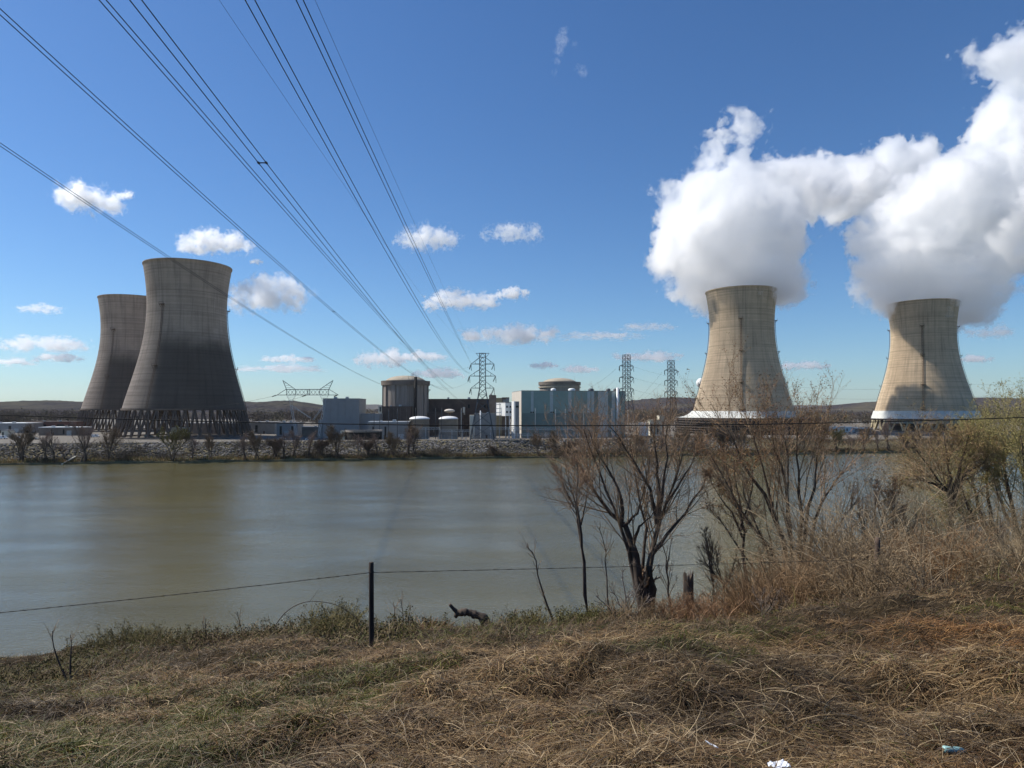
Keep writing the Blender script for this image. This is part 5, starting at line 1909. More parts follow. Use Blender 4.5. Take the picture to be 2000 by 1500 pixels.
# slighter growth between them
extra = [((1395, 1190), (1392, 1120), (1380, 1050), 3, 221, 35, "twiggy sapling leaning over the water beyond the stump"),
         ((1425, 1200), (1408, 1130), (1388, 1078), 3, 222, 34, "dark leaning sapling next to the slender tree with rusty buds"),
         ((1700, 1195), (1695, 1090), (1690, 985), 3, 223, 30, "thin grey shrub rising behind the half-buried post"),
         ((1745, 1175), (1752, 1080), (1748, 960), 3.5, 224, 33, "orange-budded shrub standing just past the half-buried post"),
         ((1800, 1165), (1792, 1085), (1775, 1010), 3, 225, 31, "low grey-brown shrub before the round-crowned tree"),
         ((1905, 1150), (1908, 1085), (1918, 1030), 3, 226, 30, "low twiggy shrub under the leaning willow"),
         ((1496, 1245), (1489, 1200), (1487, 1165), 3.4, 227, 20, "short dark dead stem before the many-stemmed clump")]
for a, b, c, rr_, sd, yy, lab in extra:
    Yt = yy; S = []
    r = np.random.default_rng(sd)
    ss([a, b, c], rr_, .6, sd, sink=.3)
    for k in range(3):
        f = r.uniform(.3, .6)
        q = (a[0] + (c[0] - a[0]) * f * .8, a[1] + (c[1] - a[1]) * f)
        dx = r.normal(0, 28)
        ss([q, (q[0] + dx * .6, q[1] - (a[1] - c[1]) * .25), (q[0] + dx, q[1] - (a[1] - c[1]) * .55)], rr_ * .6, .5, sd * 7 + k)
    make_tree(lab, S, sd, "shrubs among the bank trees", name="bare_shrub", counts=(8, 6, 4), lens=((.25, .5), (.3, .55), (.4, .65)), cat="shrub", bud_cols=BUD_O if sd in (224,) else None, bud_n=1.2, bud_size=(.018, .036), twig_col=(.15, .115, .085))


# ---- thickets: many arching canes from one rootstock
def thicket(label, px0, px1, py_base, Y, n, h, arch, seed, col, group="brambles on the near bank", name="bramble_thicket", rad=.010, dsp=1.5, side=2, up=(1.2, 2.6), cat="bramble"):
    r = np.random.default_rng(seed)
    if name == "crest_bush": h, n = h * .9, int(n * 1.15)
    rad, n = rad * 1.25, int(n * .72)
    x = Xp(r.uniform(px0, px1, n), Y)
    y = Y + r.normal(0, dsp, n)
    z = near_z(x, y) - .05
    base = np.array([Xp((px0 + px1) / 2, Y), Y, float(near_z(np.array([Xp((px0 + px1) / 2, Y)]), np.array([Y]))[0])])
    K = 9
    pts = np.empty((n, K, 3))
    pts[:, 0] = np.stack([x, y, z], 1)
    d = norm(np.stack([r.normal(0, .55, n), r.normal(0, .5, n), r.uniform(up[0], up[1], n)], 1))
    L = r.uniform(.45, 1.15, n) * h
    for k in range(1, K):
        pts[:, k] = pts[:, k - 1] + d * (L / (K - 1))[:, None]
        d = d + r.normal(0, .10, (n, 3))
        d[:, 2] -= arch * r.uniform(.4, 1.4, n)
        d = norm(d)
    rd = rad * r.uniform(.6, 1.4, (n, 1)) * np.linspace(1, .4, K)[None]
    B = grow(r, pts, rd, side, .2, (.4, 1.1), (.15, .4), .6, 4, .2, .1, rad * .45)
    C2 = grow(r, B[0], B[1], 2, .2, (.4, 1.1), (.3, .6), .7, 3, .2, .05, rad * .35)
    c = (np.array(col) * .75 + np.mean(col) * .25) * np.array([1.9, 1.75, 1.3])
    buds = None
    if name == "crest_bush":
        src = np.concatenate([C2[0].reshape(-1, 3), B[0].reshape(-1, 3)]) - base
        mm = n * 16
        bp = src[r.integers(0, len(src), mm)] + r.normal(0, .05, (mm, 3))
        lc = np.array([(.115, .105, .035), (.085, .088, .025), (.15, .115, .05), (.12, .085, .045)])[r.integers(0, 4, mm)] * r.uniform(.6, 1.3, (mm, 1))
        buds = (bp, lc, r.uniform(.016, .04, mm), r)
    cols = [c * r.uniform(.55, 1.5, (n, 1)), c * r.uniform(.55, 1.4, (len(B[0]), 1)), c * r.uniform(.6, 1.4, (len(C2[0]), 1))]
    o = link_mesh(name, twig_mesh(name, [(pts - base, rd), (B[0] - base, B[1]), (C2[0] - base, C2[1])], (3, 3, 3), cols, buds), M['twig'], None, base)
    return tag(o, label, cat, group)


BR = (.155, .105, .07)
thicket("dense rusty-brown bramble thicket along the bank crest below the stump", 1285, 1420, 1210, 27, 900, 1.25, .16, 301, (.15, .085, .055))
thicket("brown bramble thicket at the foot of the many-stemmed clump", 1420, 1570, 1215, 25, 1000, 2.1, .16, 302, (.15, .095, .06))
thicket("tall tangle of grey arching vines beside the many-stemmed clump", 1560, 1700, 1200, 28, 900, 4.6, .22, 303, (.19, .145, .11), rad=.013, up=(1.6, 3.2))
thicket("grey-brown vine tangle in front of the half-buried post", 1625, 1740, 1195, 22, 700, 2.3, .20, 304, (.17, .125, .09))
thicket("orange-brown bramble patch beyond the half-buried post", 1730, 1860, 1165, 26, 800, 2.6, .18, 305, (.18, .105, .06))
thicket("straw-grey bramble bank below the leaning willow", 1850, 2030, 1140, 24, 950, 2.3, .20, 306, (.18, .14, .105))
thicket("low brown brush on the crest by the pale-barked shrub", 1180, 1290, 1215, 26, 350, 1.1, .15, 307, (.13, .09, .06))
thicket("round olive bush on the crest beside the dark fence post", 622, 690, 1240, 27, 420, 1.45, .14, 308, (.12, .105, .05), name="crest_bush", cat="bush")
thicket("low brown bush on the crest at the foot of the arching cane", 540, 620, 1250, 25, 260, .9, .16, 309, (.15, .115, .08), name="crest_bush", cat="bush")
thicket("dark green-brown bush on the crest below the river's brown reflection", 250, 312, 1268, 31, 300, 1.3, .15, 310, (.095, .085, .04), name="crest_bush", cat="bush")
thicket("small bush on the crest next to the dark green-brown one", 195, 232, 1275, 32, 150, 1.1, .15, 311, (.11, .09, .045), name="crest_bush", cat="bush")
thicket("reddish-brown bush between the fence post and the driftwood", 825, 872, 1242, 27, 240, .75, .15, 312, (.16, .085, .05), name="crest_bush", cat="bush")
thicket("olive bush just past the driftwood", 985, 1060, 1238, 28, 320, 1.1, .14, 313, (.115, .10, .045), name="crest_bush", cat="bush")
thicket("green-brown bush at the foot of the slim straight tree", 1090, 1180, 1232, 29, 320, .9, .14, 314, (.10, .10, .04), name="crest_bush", cat="bush")
thicket("mixed brown weeds at the foot of the dark fence post", 690, 800, 1262, 19, 260, .8, .16, 315, (.14, .11, .075), name="crest_bush", cat="bush")
thicket("low brush in the hollow beside the two-stemmed sapling", 0, 130, 1350, 17, 320, .75, .16, 316, (.11, .09, .05), name="crest_bush", cat="bush")
thicket("reddish brush on the bank beyond the small bush", 380, 520, 1262, 26, 320, .7, .16, 317, (.15, .105, .075), name="crest_bush", cat="bush")

thicket("wide dark olive bush on the crest beneath the first half of the wire", 60, 185, 1300, 26, 420, .6, .15, 318, (.095, .085, .045), name="crest_bush", cat="bush")
thicket("low dark bush on the crest between the thin stalks and the arching cane", 330, 385, 1268, 29, 240, .9, .15, 319, (.10, .08, .045), name="crest_bush", cat="bush")
thicket("tawny bush on the crest just before the driftwood's root", 930, 985, 1240, 25, 200, .36, .15, 320, (.14, .105, .06), name="crest_bush", cat="bush")
for a_ in (("tall tangle of thin grey saplings between the vine tangle and the round-crowned tree", 1690, 1800, 1180, 32, 330, 5.2, .05, 330, (.15, .12, .09)),
           ("thin brown whips standing between the round-crowned tree and the leaning willow", 1860, 1940, 1150, 33, 300, 4.6, .05, 331, (.15, .115, .08)),
           ("dense brown whips behind the many-stemmed clump's foot", 1440, 1580, 1200, 33, 420, 3.8, .07, 332, (.15, .105, .07)),
           ("tangled grey-brown whips at the foot of the upright willow", 1930, 2060, 1135, 30, 420, 3.6, .09, 333, (.16, .125, .09))):
    thicket(*a_, rad=.008, up=(2.5, 5.0), side=3, dsp=2.0)
# thin dead stems and saplings on the crest
def sapling(label, stems_, Y, seed, r0=2.4, counts=(6, 3, 2)):
    global Yt, S
    Yt = Y; S = []
    for k, p_ in enumerate(stems_): ss(p_, r0, .6, seed * 3 + k, sink=.25, depth=.02)
    make_tree(label, S, seed, "saplings on the bank crest", name="sapling", counts=counts, lens=((.12, .3), (.3, .5), (.4, .6)), cat="sapling", t0=.25, rmin=(.006, .004, .003))


sapling("dark two-stemmed sapling in the hollow of the bank", [[(135, 1345), (118, 1300), (104, 1262), (103, 1232)], [(137, 1345), (138, 1300), (139, 1262), (137, 1240)]], 17, 321, 3.4)
sapling("thin dead stalk standing against the water's brown reflection", [[(392, 1262), (398, 1240), (395, 1213)], [(398, 1262), (401, 1235), (402, 1208)]], 29, 322, 1.6)
sapling("thin curved stalk near the arching cane", [[(474, 1258), (470, 1225), (463, 1195)]], 28, 323, 1.6)
sapling("loose group of thin stalks between fence post and driftwood", [[(776, 1245), (772, 1210), (768, 1178)], [(786, 1245), (788, 1205), (783, 1170)], [(796, 1245), (798, 1210), (802, 1185)]], 27, 324, 1.5)
sapling("short forked stalk on the crest beyond the driftwood", [[(1000, 1240), (1002, 1215), (1006, 1190)]], 28, 325, 1.4)

# the long arching cane over the water
r = np.random.default_rng(9)
pts = smooth_poly([P(532, 1245, 26), P(536, 1225, 26), P(560, 1194, 26), P(592, 1177, 26), P(625, 1175, 26), P(660, 1183, 26), P(690, 1202, 26), P(722, 1232, 26)], 24)
tw = smooth_poly([P(604, 1176, 26), P(614, 1163, 26), P(623, 1150, 26)], 8)
base = pts[0].copy()
t = thing("arching_cane", "long bare cane arching over the water beside the dark fence post", "cane", base)
MB().tube(pts, list(np.linspace(.020, .010, 24)), 5).build("stem", M['bark'], t)
MB().tube(tw, .006, 4).build("twig", M['bark'], t)

# ---- stump, driftwood
Yt = 31.0
b = P(1345, 1198, Yt)
gz = float(near_z(np.array([b[0]]), np.array([b[1]]))[0])
t = thing("broken_stump", "splintered brown tree stump with two torn points", "stump", (b[0], b[1], gz))
r = np.random.default_rng(12)
m = MB()
n = 14
vs, fs = [], []
lev = [0, .25, .5, .75, 1.0]
zt = Zp(1118, Yt)
for l in lev:
    for i in range(n):
        a = 2 * math.pi * i / n
        rr_ = .24 * (1.15 - .25 * l) * r.uniform(.9, 1.12)
        top = (zt - gz) * l
        if l == 1.0: top += .30 * max(0, math.cos(a)) ** 2 * (1 if math.cos(a) > 0 else 0) + .16 * (math.cos(a) < -.6) + r.uniform(-.12, .08)
        vs.append((b[0] + rr_ * math.cos(a), b[1] + rr_ * math.sin(a), gz - .2 + top))
for j in range(len(lev) - 1):
    for i in range(n): fs.append((j * n + i, j * n + (i + 1) % n, (j + 1) * n + (i + 1) % n, (j + 1) * n + i))
vs.append((b[0], b[1], gz - .2 + (zt - gz) * .92))
fs += [(len(vs) - 1, (len(lev) - 1) * n + i, (len(lev) - 1) * n + (i + 1) % n) for i in range(n)]
m.add(vs, fs).build("trunk", M['bark'], t)
sp_ = MB()
for k in range(7):
    a = r.uniform(0, 6.28)
    p0 = np.array([b[0] + .2 * math.cos(a), b[1] + .2 * math.sin(a), zt - .35])
    sp_.tube([p0, p0 + np.array([r.normal(0, .04), r.normal(0, .04), r.uniform(.25, .55)])], [.035, .008], 4)
sp_.build("splinter", M['bark_pale'], t)

Yd = 25.2
pts = smooth_poly([P(956, 1244, Yd), P(952, 1222, Yd), P(941, 1206, Yd), P(921, 1198, Yd), P(905, 1196, Yd), P(895, 1198, Yd), P(890, 1204, Yd)], 18)
brn = smooth_poly([P(897, 1198, Yd), P(889, 1192, Yd), P(883, 1186, Yd), P(878, 1180, Yd)], 8)
t = thing("driftwood", "curved dark driftwood branch with a stubby fork sticking up from the bank crest", "driftwood", pts[0])
r = np.random.default_rng(77)
pts = smooth_poly(pts, 34) + r.normal(0, .012, (34, 3))
MB().tube(pts, [x * r.uniform(.78, 1.2) for x in np.linspace(.21, .085, 34)], 9).build("branch", M['bark'], t)
MB().tube(brn, [x * r.uniform(.9, 1.1) for x in np.linspace(.085, .055, 8)], 8).build("fork", M['bark'], t)
MB().tube([P(958, 1246, Yd), P(944, 1240, Yd + .2), P(930, 1234, Yd + .2)], [.12, .09, .05], 7).build("root", M['bark'], t)

# small fallen log by the leaning sapling
p0, p1 = P(1066, 1232, 29), P(1108, 1227, 29.4)
t = tag(MB().tube(smooth_poly([p0, (p0 + p1) / 2 + np.array([0, 0, .06]), p1], 7), [.06, .07, .065, .06, .06, .055, .05], 7).build("fallen_log", M['bark_pale'], None, p0), "small pale fallen log at the foot of the leaning sapling", "log")

# ---- fence: two posts, a twisted wire
Yp = 15.0
b = P(726, 1272, Yp)
gz = float(near_z(np.array([b[0]]), np.array([Yp]))[0])
r = np.random.default_rng(3)
t = thing("fence_post", "dark round wooden fence post standing alone before the river", "fence post", (b[0], Yp, gz), "posts of the wire fence")
zt = Zp(1099, Yp)
lean = (Xp(727.5, Yp) - b[0])
hs = np.linspace(0, 1, 9)
MB().tube([(b[0] + lean * s, Yp, gz - .3 + (zt - gz + .3) * s) for s in hs] + [(b[0] + lean, Yp, zt + .012)], [.056, .056, .055, .055, .054, .054, .054, .053, .052, .035], 14).build("shaft", M['post'], t)
m = MB()
zw = Zp(1117, Yp)
m.tube([(b[0] + lean + .06 * math.cos(a), Yp + .06 * math.sin(a), zw + .01 * math.sin(2 * a)) for a in np.linspace(0, 6.28, 14)], .006, 4)
m.build("wire_tie", M['barbed'], t)
Yq2 = 22.0
b2 = P(1711, 1150, Yq2)
gz2 = float(near_z(np.array([b2[0]]), np.array([Yq2]))[0])
t = thing("fence_post", "rusty brown fence post half buried in the vine tangle", "fence post", (b2[0], Yq2, gz2), "posts of the wire fence")
zt2 = Zp(1051, Yq2)
xa = Xp(1708.5, Yq2)
MB().tube([(b2[0], Yq2, gz2 - .3), ((b2[0] + xa) / 2, Yq2, (gz2 + zt2) / 2), (xa, Yq2, zt2), (xa, Yq2, zt2 + .015)], [.085, .08, .078, .05], 12).build("shaft", M['rust'], t)


def barbed(label, p, q, sag, seed):
    p, q = np.array(p), np.array(q)
    n = 90
    s = np.linspace(0, 1, n)
    pts = p[None] * (1 - s[:, None]) + q[None] * s[:, None]
    pts[:, 2] -= 4 * sag * s * (1 - s)
    w = s * 140
    a = pts + np.stack([w * 0, .005 * np.sin(w), .005 * np.cos(w)], 1)
    b_ = pts - np.stack([w * 0, .005 * np.sin(w), .005 * np.cos(w)], 1)
    t = thing("barbed_wire", label, "wire", p, "strands of the wire fence")
    MB().tube(a, .0045, 4).build("strand", M['barbed'], t)
    MB().tube(b_, .0045, 4).build("strand", M['barbed'], t)
    m = MB()
    r = np.random.default_rng(seed)
    for k in range(3, n - 2, 3):
        c = pts[k]
        for _ in range(2):
            d = r.normal(0, 1, 3); d /= np.linalg.norm(d)
            m.bar(c - d * .022, c + d * .022, .005)
    m.build("barb", M['barbed'], t)


top = np.array([b[0] + lean, Yp - .06, zw])
barbed("barbed wire strand running downhill from the lone fence post out of view", P(-260, 1222, 12.2), top, .03, 1)
barbed("barbed wire strand stretched from the lone fence post through the trees to the half-buried post", top, (xa, Yq2 - .08, Zp(1091, Yq2)), .02, 2)

# ---- litter
def crumple(name, label, cat, px, py, Y, w, d, mat, seed, amp=.25, rz=0.0, n=9):
    r = np.random.default_rng(seed)
    c = P(px, py, Y)
    u = np.linspace(-.5, .5, n)
    U, W = np.meshgrid(u, u)
    edge = 1 - .12 * r.uniform(0, 1, U.shape)
    Z = (fbm((U + 5) * 4, (W + 5) * 4, seed, 3, .6) - .4) * amp + .06 * np.abs(U) * 2
    ca, sa = math.cos(rz), math.sin(rz)
    x = (U * ca - W * sa * d / w) * w * edge + c[0]
    y = (U * sa + W * ca * d / w) * w * edge + c[1]
    z = near_z(x, y) + .10 + Z * w * .5
    V = np.stack([x, y, z], -1).reshape(-1, 3)
    i = np.arange(n - 1)[:, None] * n + np.arange(n - 1)[None]
    Q = np.stack([i, i + 1, i + n + 1, i + n], -1).reshape(-1, 4)
    V2 = np.concatenate([V, V - np.array([0, 0, .004])])
    Q2 = np.concatenate([Q, Q[:, ::-1] + len(V)])
    rim = np.concatenate([np.arange(n), np.arange(1, n) * n + n - 1, np.arange(n - 2, -1, -1) + n * (n - 1), np.arange(n - 2, 0, -1) * n])
    k = len(V)
    R = np.stack([rim, np.roll(rim, -1), np.roll(rim, -1) + k, rim + k], -1)
    o = link_mesh(name, fast_mesh(name, V2 - c, np.concatenate([Q2, R]), False), M[mat], None, c)
    return tag(o, label, cat, "litter on the bank")


crumple("paper_scrap", "small folded white paper scrap lying in the straw", "litter", 1390, 1472, 3.5, .06, .035, 'paper', 5, .5, -.7)
crumple("paper_bag", "crumpled white paper lying at the very bottom edge", "litter", 1521, 1499, 3.33, .085, .07, 'paper', 8, .7, .2)
c = P(1866, 1478, 3.35)
zg = float(near_z(np.array([c[0]]), np.array([c[1]]))[0]) + .06
t = thing("plastic_bottle", "crushed teal plastic bottle lying in the grass", "litter", (c[0], c[1], zg), "litter on the bank")
dv = np.array([.92, .12, -.12]); dv /= np.linalg.norm(dv)
bp = np.array([c[0], c[1], zg])
MB().tube([bp + dv * s for s in (-.065, -.06, -.03, 0, .03, .04, .055)], [.012, .017, .015, .017, .016, .010, .007], 10).build("body", M['teal'], t)
MB().tube([bp + dv * s for s in (-.085, -.066)], [.008, .008], 8).build("cap", M['rust'], t)

# ------------------------------------------------------------------ trees on the far bank
def far_proto(seed, h, spread, buds, col, nst, budn=1.0):
    """bare bankside tree, base at the origin"""
    r = np.random.default_rng(seed)
    st = []
    for k in range(nst):
        a = r.uniform(0, 6.28)
        s_ = spread * r.uniform(.3, 1.0)
        tip = np.array([math.cos(a) * s_, math.sin(a) * s_, h * r.uniform(.62, .85)])
        mid = tip * np.array([.35, .35, .5]) + r.normal(0, .15, 3)
        st.append((np.array([[r.normal(0, .12 * nst), r.normal(0, .12 * nst), -.4], mid, tip]), .24 if nst < 4 else .16, .05))
    t = make_tree("far bank tree", st, seed, "trees along the far waterline", name="bankside_tree", counts=(8, 7, 5), lens=((.45, .8), (.4, .75), (.45, .8)), angs=((.25, .6), (.3, .7), (.3, .8)), rmin=(.045, .022, .013), twig_col=col, bud_cols=buds, bud_n=budn, bud_size=(.05, .12), t0=.2)
    return t


GREYT, BRNT = (.16, .125, .11), (.165, .125, .09)
protos = []
for k, (h, sp_, bd, cl, ns, bn) in enumerate(((9, 2.6, None, GREYT, 3, 1), (8, 3.4, [(.13, .10, .06)], BRNT, 5, .8), (7, 2.2, None, GREYT, 2, 1), (8, 3.6, [(.19, .17, .05), (.15, .14, .045)], (.13, .105, .06), 5, 2.0), (5, 2.8, [(.12, .09, .06)], GREYT, 7, .8), (10, 3.2, [(.15, .10, .055)], BRNT, 4, 1.0))):
    protos.append((far_proto(400 + k, h, sp_, bd, cl, ns, bn), h))
first = [True] * len(protos)
FT = [  # px, top row, proto, label, d
    (45, 838, 1, "dark many-stemmed tree on the far bank at the picture's edge, below the grey warehouse"),
    (90, 845, 0, "thin dark tree on the far bank below the flat brown building"),
    (108, 850, 2, "slight tree on the far bank beside the thin dark one"),
    (172, 826, 0, "tall dark slender tree on the far bank before the farther idle tower"),
    (212, 835, 5, "bushy brown tree overhanging the water between the two idle towers"),
    (338, 842, 3, "yellow-green budding tree on the far bank below the bigger idle tower"),
    (128, 868, 2, "twiggy stem on the far bank next to the culvert"),
    (378, 852, 2, "bare sapling on the far bank just past the yellow-green tree"),
    (412, 850, 5, "leaning dark tree on the far bank below the stained tower's last legs"),
    (478, 848, 0, "bare tree on the far bank below the edge of the bigger idle tower"),
    (508, 846, 1, "broad bare tree on the far bank below the grey annexe"),
    (533, 858, 4, "low bush on the far bank below the portal pylon's outer arm"),
    (556, 846, 2, "slim bare tree on the far bank below the portal pylon's first leg"),
    (578, 842, 0, "upright bare tree on the far bank beside the portal pylon's foot"),
    (605, 845, 2, "single-stemmed bare tree on the far bank between the portal pylon's legs"),
    (634, 860, 4, "low spreading bush on the far bank below the grey windowless box"),
    (662, 836, 1, "V-shaped bare tree on the far bank before the round open tank"),
    (700, 850, 2, "bare tree on the far bank before the middle of the open tank"),
    (716, 862, 4, "brown bush on the far bank under the open tank"),
    (737, 848, 2, "straight bare stem on the far bank at the open tank's end"),
    (768, 848, 1, "rusty bare tree on the far bank below the auxiliary block"),
    (797, 838, 0, "leaning bare tree on the far bank before the first white domed tank"),
    (812, 828, 5, "tallest bare tree of the far bank, before the first domed tank"),
    (962, 872, 4, "round low brown bush on the far bank under the middle pylon"),
    (1052, 845, 5, "rounded bare tree on the far bank below the green hall's first strips"),
    (1088, 846, 1, "rounded bare tree on the far bank next to the slim near tree's top"),
    (1120, 862, 4, "low brush on the far bank behind the slim near tree"),
    (1160, 855, 0, "bare tree on the far bank behind the big forked tree's twigs"),
    (1205, 850, 1, "bare tree on the far bank below the white exhaust stack"),
    (1250, 848, 5, "bare tree on the far bank behind the big forked tree's middle"),
    (1290, 846, 0, "bare tree on the far bank below the little building with three openings"),
    (1330, 838, 1, "brown tree on the far bank at the near end of the louvred ring"),
    (1368, 842, 5, "brown tree on the far bank before the white site trailer"),
    (1405, 838, 4, "dense brush on the far bank before the louvred ring"),
    (1445, 840, 1, "brown tree on the far bank before the middle of the louvred ring"),
    (1485, 836, 5, "brown tree on the far bank behind the many-stemmed clump"),
    (1525, 832, 0, "dark tree on the far bank before the louvred ring's shaded side"),
    (1565, 822, 5, "dark dense tree at the shaded end of the louvred ring"),
    (1590, 824, 1, "dark bushy tree just past the louvred ring"),
    (1628, 842, 3, "olive tree on the far bank before the long low white building"),
    (1662, 850, 0, "bare tree on the far bank below the long low white building's end"),
    (1684, 832, 5, "forked tree on the far bank before the pump house"),
    (1712, 838, 2, "slim tree on the far bank under the first pale legs"),
    (1730, 818, 0, "tall thin tree on the far bank overlapping the pale raking legs"),
    (1760, 846, 4, "dense dark brush on the far bank below the pale raking legs"),
    (1785, 842, 1, "dark tree on the far bank below the middle pale legs"),
    (1830, 838, 5, "brown tree on the far bank behind the round-crowned tree"),
    (1880, 836, 1, "brown tree on the far bank behind the leaning willow"),
    (1940, 834, 5, "brown tree on the far bank behind the tall willow"),
]
r = np.random.default_rng(88)
for px, pt, pi, lab in FT:
    root, h = protos[pi]
    d = r.uniform(1.5, 4.5)
    Y = 310.0
    for _ in range(20): Y = float(shore(Xp(px, Y))) + d
    X = Xp(px, Y)
    z = float(bank_z(np.array([X]), np.array([d]))[0]) - .2
    sc = (Zp(pt, Y) - z) / (h * 1.02)
    if first[pi]:
        o = root; first[pi] = False
    else:
        o = dup(root, (0, 0, 0))
    o.location = (X, Y, z)
    o.rotation_euler = (0, 0, r.uniform(0, 6.28))
    w_ = sc * r.uniform(.85, 1.15)
    o.scale = (w_, w_, sc)
    o["label"] = lab
    o["group"] = "trees along the far waterline"

# low brush carpet between them: uncountable
def brush_xy(r_, n):
    X = r_.uniform(-280, 310, n * 3)
    d = np.where(X > 60, r_.uniform(1, 34, n * 3), np.where((X < -40) & (r_.uniform(0, 1, n * 3) < .5), r_.uniform(1, 22, n * 3), np.abs(r_.normal(0, 1, n * 3)) * 5.5 + .8))
    c = fbm(X / 14.0, d / 9.0, 71, 3)
    keep = r_.uniform(0, 1, n * 3) < np.clip((c - .36 + np.clip((X - 40) / 500, 0, .14)) * 4.0, .04, 1)
    X, d = X[keep][:n], d[keep][:n]
    return X, shore(X) + d


BRC = [(.12, .09, .07), (.095, .072, .055), (.15, .115, .078), (.14, .12, .058), (.075, .057, .048)]
def tufts2(n, seed):
    r_ = np.random.default_rng(seed)
    X, Y = brush_xy(r_, n)
    V, T, C = tufts(len(X), seed, lambda q, m: (X, Y), None, lambda a_, b_: bank_z(a_, b_ - shore(a_)) - .1, .7, 1.0, .055, BRC, .5)
    k = (.8 + 4.6 * np.clip(fbm(X / 8.0, Y / 8.0, 73, 3) - .3, 0, 1)) * r_.uniform(.5, 1.2, len(X))
    V = V.reshape(-1, 3, 3)
    V[:, 2] = V[:, :2].mean(1) + (V[:, 2] - V[:, :2].mean(1)) * k[:, None]
    return V.reshape(-1, 3), T, C


V, T, C = tufts2(100000, 41)
o = link_mesh("bank_brush", fast_mesh("bank_brush", V, T, False, C), M['twig'])
tag(o, "grey-brown leafless brush between the trees of the far bank", "brush", kind='stuff')

# ------------------------------------------------------------------ steam
def pb(px, py, rp, Y):
    p = P(px, py, Y)
    return (p[0], p[1], p[2], rp * Y / F)


def plume(label, blobs, Y, seed, **kw):
    r_ = np.random.default_rng(seed)
    bl = [pb(x, y, rr_, Y + (dy[0] if dy else r_.normal(0, 12))) for x, y, rr_, *dy in blobs]
    return volume_thing("steam_plume", label, "steam", bl, 1.0, group="steam plumes of the working towers", **kw)


SP = dict(dens=.095, amp=58, nscale=.020, soft=3, step=.3, voxel=4.5, smooth=15.0, bias=.46, nrough=.6, detail=5, aniso=.6, fine=.75)
plume("white steam plume billowing up from the louvred tower and drifting sideways", [
    (1448, 545, 72, 0), (1425, 455, 142, 0), (1378, 525, 84, 5), (1335, 490, 66, 5), (1482, 525, 96, -8), (1512, 552, 46, -33), (1368, 560, 36, 0), (1518, 455, 66),
    (1425, 350, 72), (1385, 330, 46), (1398, 300, 42), (1442, 302, 46), (1416, 264, 40), (1452, 262, 36), (1380, 278, 24), (1350, 372, 40), (1300, 384, 26), (1272, 380, 17), (1505, 370, 60, 30), (1545, 375, 66, 70), (1600, 368, 70, 110), (1665, 358, 74, 155), (1735, 342, 64, 190), (1790, 330, 56, 210)], 545, 1, **SP)
plume("white steam plume billowing up from the tower on pale legs and out of view", [
    (1795, 572, 72, 0), (1790, 500, 108, 0), (1735, 552, 68, 0), (1712, 575, 38, 0), (1855, 545, 92, -4), (1915, 555, 68, -10), (1858, 588, 44, -34), (1718, 450, 60), (1748, 425, 50), (1815, 420, 98), (1880, 375, 94),
    (1955, 330, 92), (1970, 470, 78), (2040, 420, 100), (1975, 232, 66), (2030, 280, 96), (1962, 122, 50), (2010, 120, 70), (1908, 122, 30)], 585, 2, **SP)

# ------------------------------------------------------------------ fair-weather clouds
def cloud(label, px0, px1, py0, py1, Y, seed, n=5, dens=1.0, flat=True, ragged=1.0):
    """cumulus between the given rows and columns of the view at distance Y"""
    r_ = np.random.default_rng(seed)
    k = Y / F
    w, h = (px1 - px0), (py1 - py0)
    px0, px1, py0, py1 = px0 - w * .06, px1 + w * .06, py0 - h * .14, py1 + h * .06
    w, h = (px1 - px0), (py1 - py0)
    zk = max(1.0, min(3.2, w / h * .42))
    H = h * zk
    rp0 = H * .46
    n = int(max(3, min(9, math.ceil(w / (rp0 * .8)))))
    bl = []
    for i in range(n):
        f = (i + .5) / n
        env = math.sin(math.pi * (.08 + .84 * f)) ** .7
        rp = rp0 * (.45 + .55 * env) * r_.uniform(.75, 1.1)
        x = px0 + rp * .7 + (w - 1.4 * rp) * f + r_.normal(0, rp * .15)
        y = py1 - rp / zk * (.85 if flat else 1) - (H - 2 * rp) / zk * r_.uniform(0, .5) * env
        bl.append(pb(x, y, rp * .95, Y + r_.normal(0, 1) * rp * k * .3))
    size = np.mean([b_[3] for b_ in bl])
    return volume_thing("cloud", label, "cloud", bl, zk, dens * 1.7 / size, size * 2.9 * ragged, 1.0 / size, size * .6, .25, group="small fair-weather clouds", smooth=size * .4, detail=6, bias=.46, nrough=.62, aniso=.6, fine=.5)


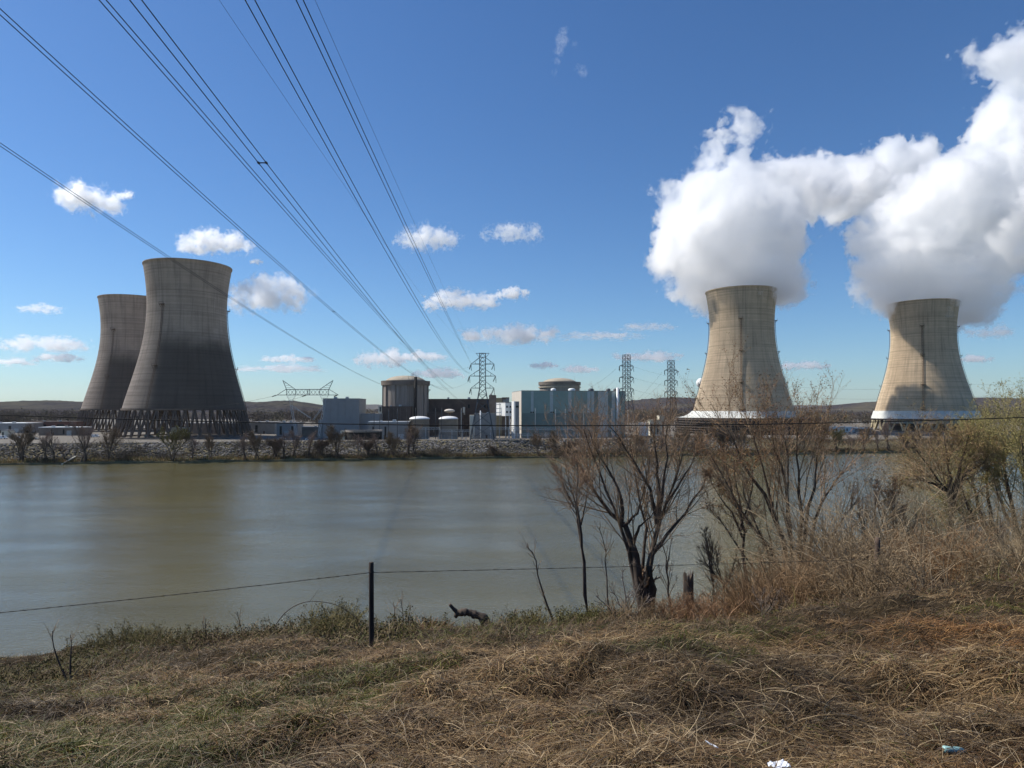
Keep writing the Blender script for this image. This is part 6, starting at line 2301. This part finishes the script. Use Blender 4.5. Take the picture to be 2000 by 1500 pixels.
CL = [
    ("ragged cloud by itself high above the farther idle tower", 112, 232, 346, 416, 3600, 5, 1.0),
    ("tiny wisp beside the ragged high cloud", 232, 262, 370, 388, 3600, 2, .5),
    ("small white cloud just above the bigger stained tower's rim", 345, 490, 444, 496, 3900, 6, 1.1),
    ("bright cloud close against the stained tower's side", 440, 602, 528, 608, 4200, 6, 1.2),
    ("tiny cloud between the twin power lines above the bright cloud", 486, 514, 503, 516, 4200, 2, .6),
    ("frayed cloud behind the steep power lines", 772, 892, 432, 490, 4000, 5, .8),
    ("thin frayed cloud in the open sky beside the power lines", 940, 1062, 428, 472, 4000, 5, .5),
    ("long white cloud crossed by the steepest power line", 820, 968, 562, 604, 4600, 6, 1.2),
    ("small oval cloud at the end of the long white one", 966, 1036, 557, 584, 4600, 3, 1.1),
    ("large flat-bottomed cloud above the middle pylon", 905, 1082, 626, 672, 5200, 7, 1.2),
    ("stretched thin cloud trailing from the large flat-bottomed one", 1090, 1255, 645, 664, 5200, 6, .6),
    ("faint streak of cloud under the louvred tower's steam", 1205, 1315, 628, 646, 5200, 5, .4),
    ("flat cloud above the two lattice pylons", 1195, 1325, 683, 706, 5600, 6, 1.0),
    ("flat cloud between the two sand-coloured towers", 1528, 1622, 702, 722, 5600, 5, 1.0),
    ("pale cloud left of the round reactor dome above the dark stack", 690, 802, 676, 716, 5400, 6, .9),
    ("pale cloud over the dark stack of the reactor building", 770, 872, 682, 706, 5400, 5, .9),
    ("low pale cloud beside the middle pylon", 806, 912, 714, 740, 5600, 5, .9),
    ("slim cloud low beside the bigger idle tower", 512, 616, 690, 708, 5400, 5, .9),
    ("long slim cloud just below the slim one", 464, 640, 708, 728, 5600, 7, .8),
    ("small round cloud over the tan reactor dome", 1034, 1092, 704, 720, 5600, 3, .9),
    ("small stretched cloud over the green hall", 1095, 1172, 710, 728, 5600, 4, .8),
    ("long pale cloud beyond the farther idle tower", 0, 168, 648, 688, 5200, 6, .8),
    ("slim pale cloud low beyond the farther idle tower", 60, 168, 688, 706, 5600, 4, .7),
    ("faint flat cloud at the view's edge under the slim pale one", -30, 70, 696, 714, 5600, 4, .6),
    ("faint wisp of cloud above the long pale one", 34, 122, 590, 612, 5000, 4, .4),
    ("small cloud beside the tower on pale legs", 1872, 1942, 690, 708, 5600, 4, .9),
    ("thin cloud under the second steam plume", 1880, 1990, 634, 660, 5200, 5, .5),
]
for k, (lab, a, b_, c_, d_, Y, n, dn) in enumerate(CL):
    cloud(lab.replace("left of", "near"), a, b_, c_, d_, 9600, 900 + k * 3, n, dn, ragged=1.25 if dn < .7 else 1.0)
_w = [pb(x, y, q, 9600) for x, y, q in ((1100, 62, 13), (1097, 80, 16), (1092, 100, 13), (1088, 120, 10), (1084, 142, 8), (1122, 86, 9), (1138, 140, 13), (1128, 132, 9))]
volume_thing("cloud", "faint upright wisp high in the clear sky", "cloud", _w, 1.0, .0017, 150, .011, 70, .3, group="small fair-weather clouds", smooth=40, detail=6, bias=.50, nrough=.65, aniso=.6, fine=.6)

# ------------------------------------------------------------------ air
HAZE = 2.2e-5
hz = MB().box(-9000, 9000, -60, 12800, -4.0, 372.0).build("haze", None)
mh = NT("haze_air")
mh.t.nodes.remove(mh.b)
v = mh.n("VolumePrincipled")
v.inputs["Color"].default_value = (.93, .96, 1.0, 1)
v.inputs["Density"].default_value = HAZE
v.inputs["Anisotropy"].default_value = .2
mh.l(v.outputs[0], mh.out.inputs["Volume"])
hz.data.materials.append(mh.m)
tag(hz, "thin pale blue air over the river and hills", "haze", kind='stuff')
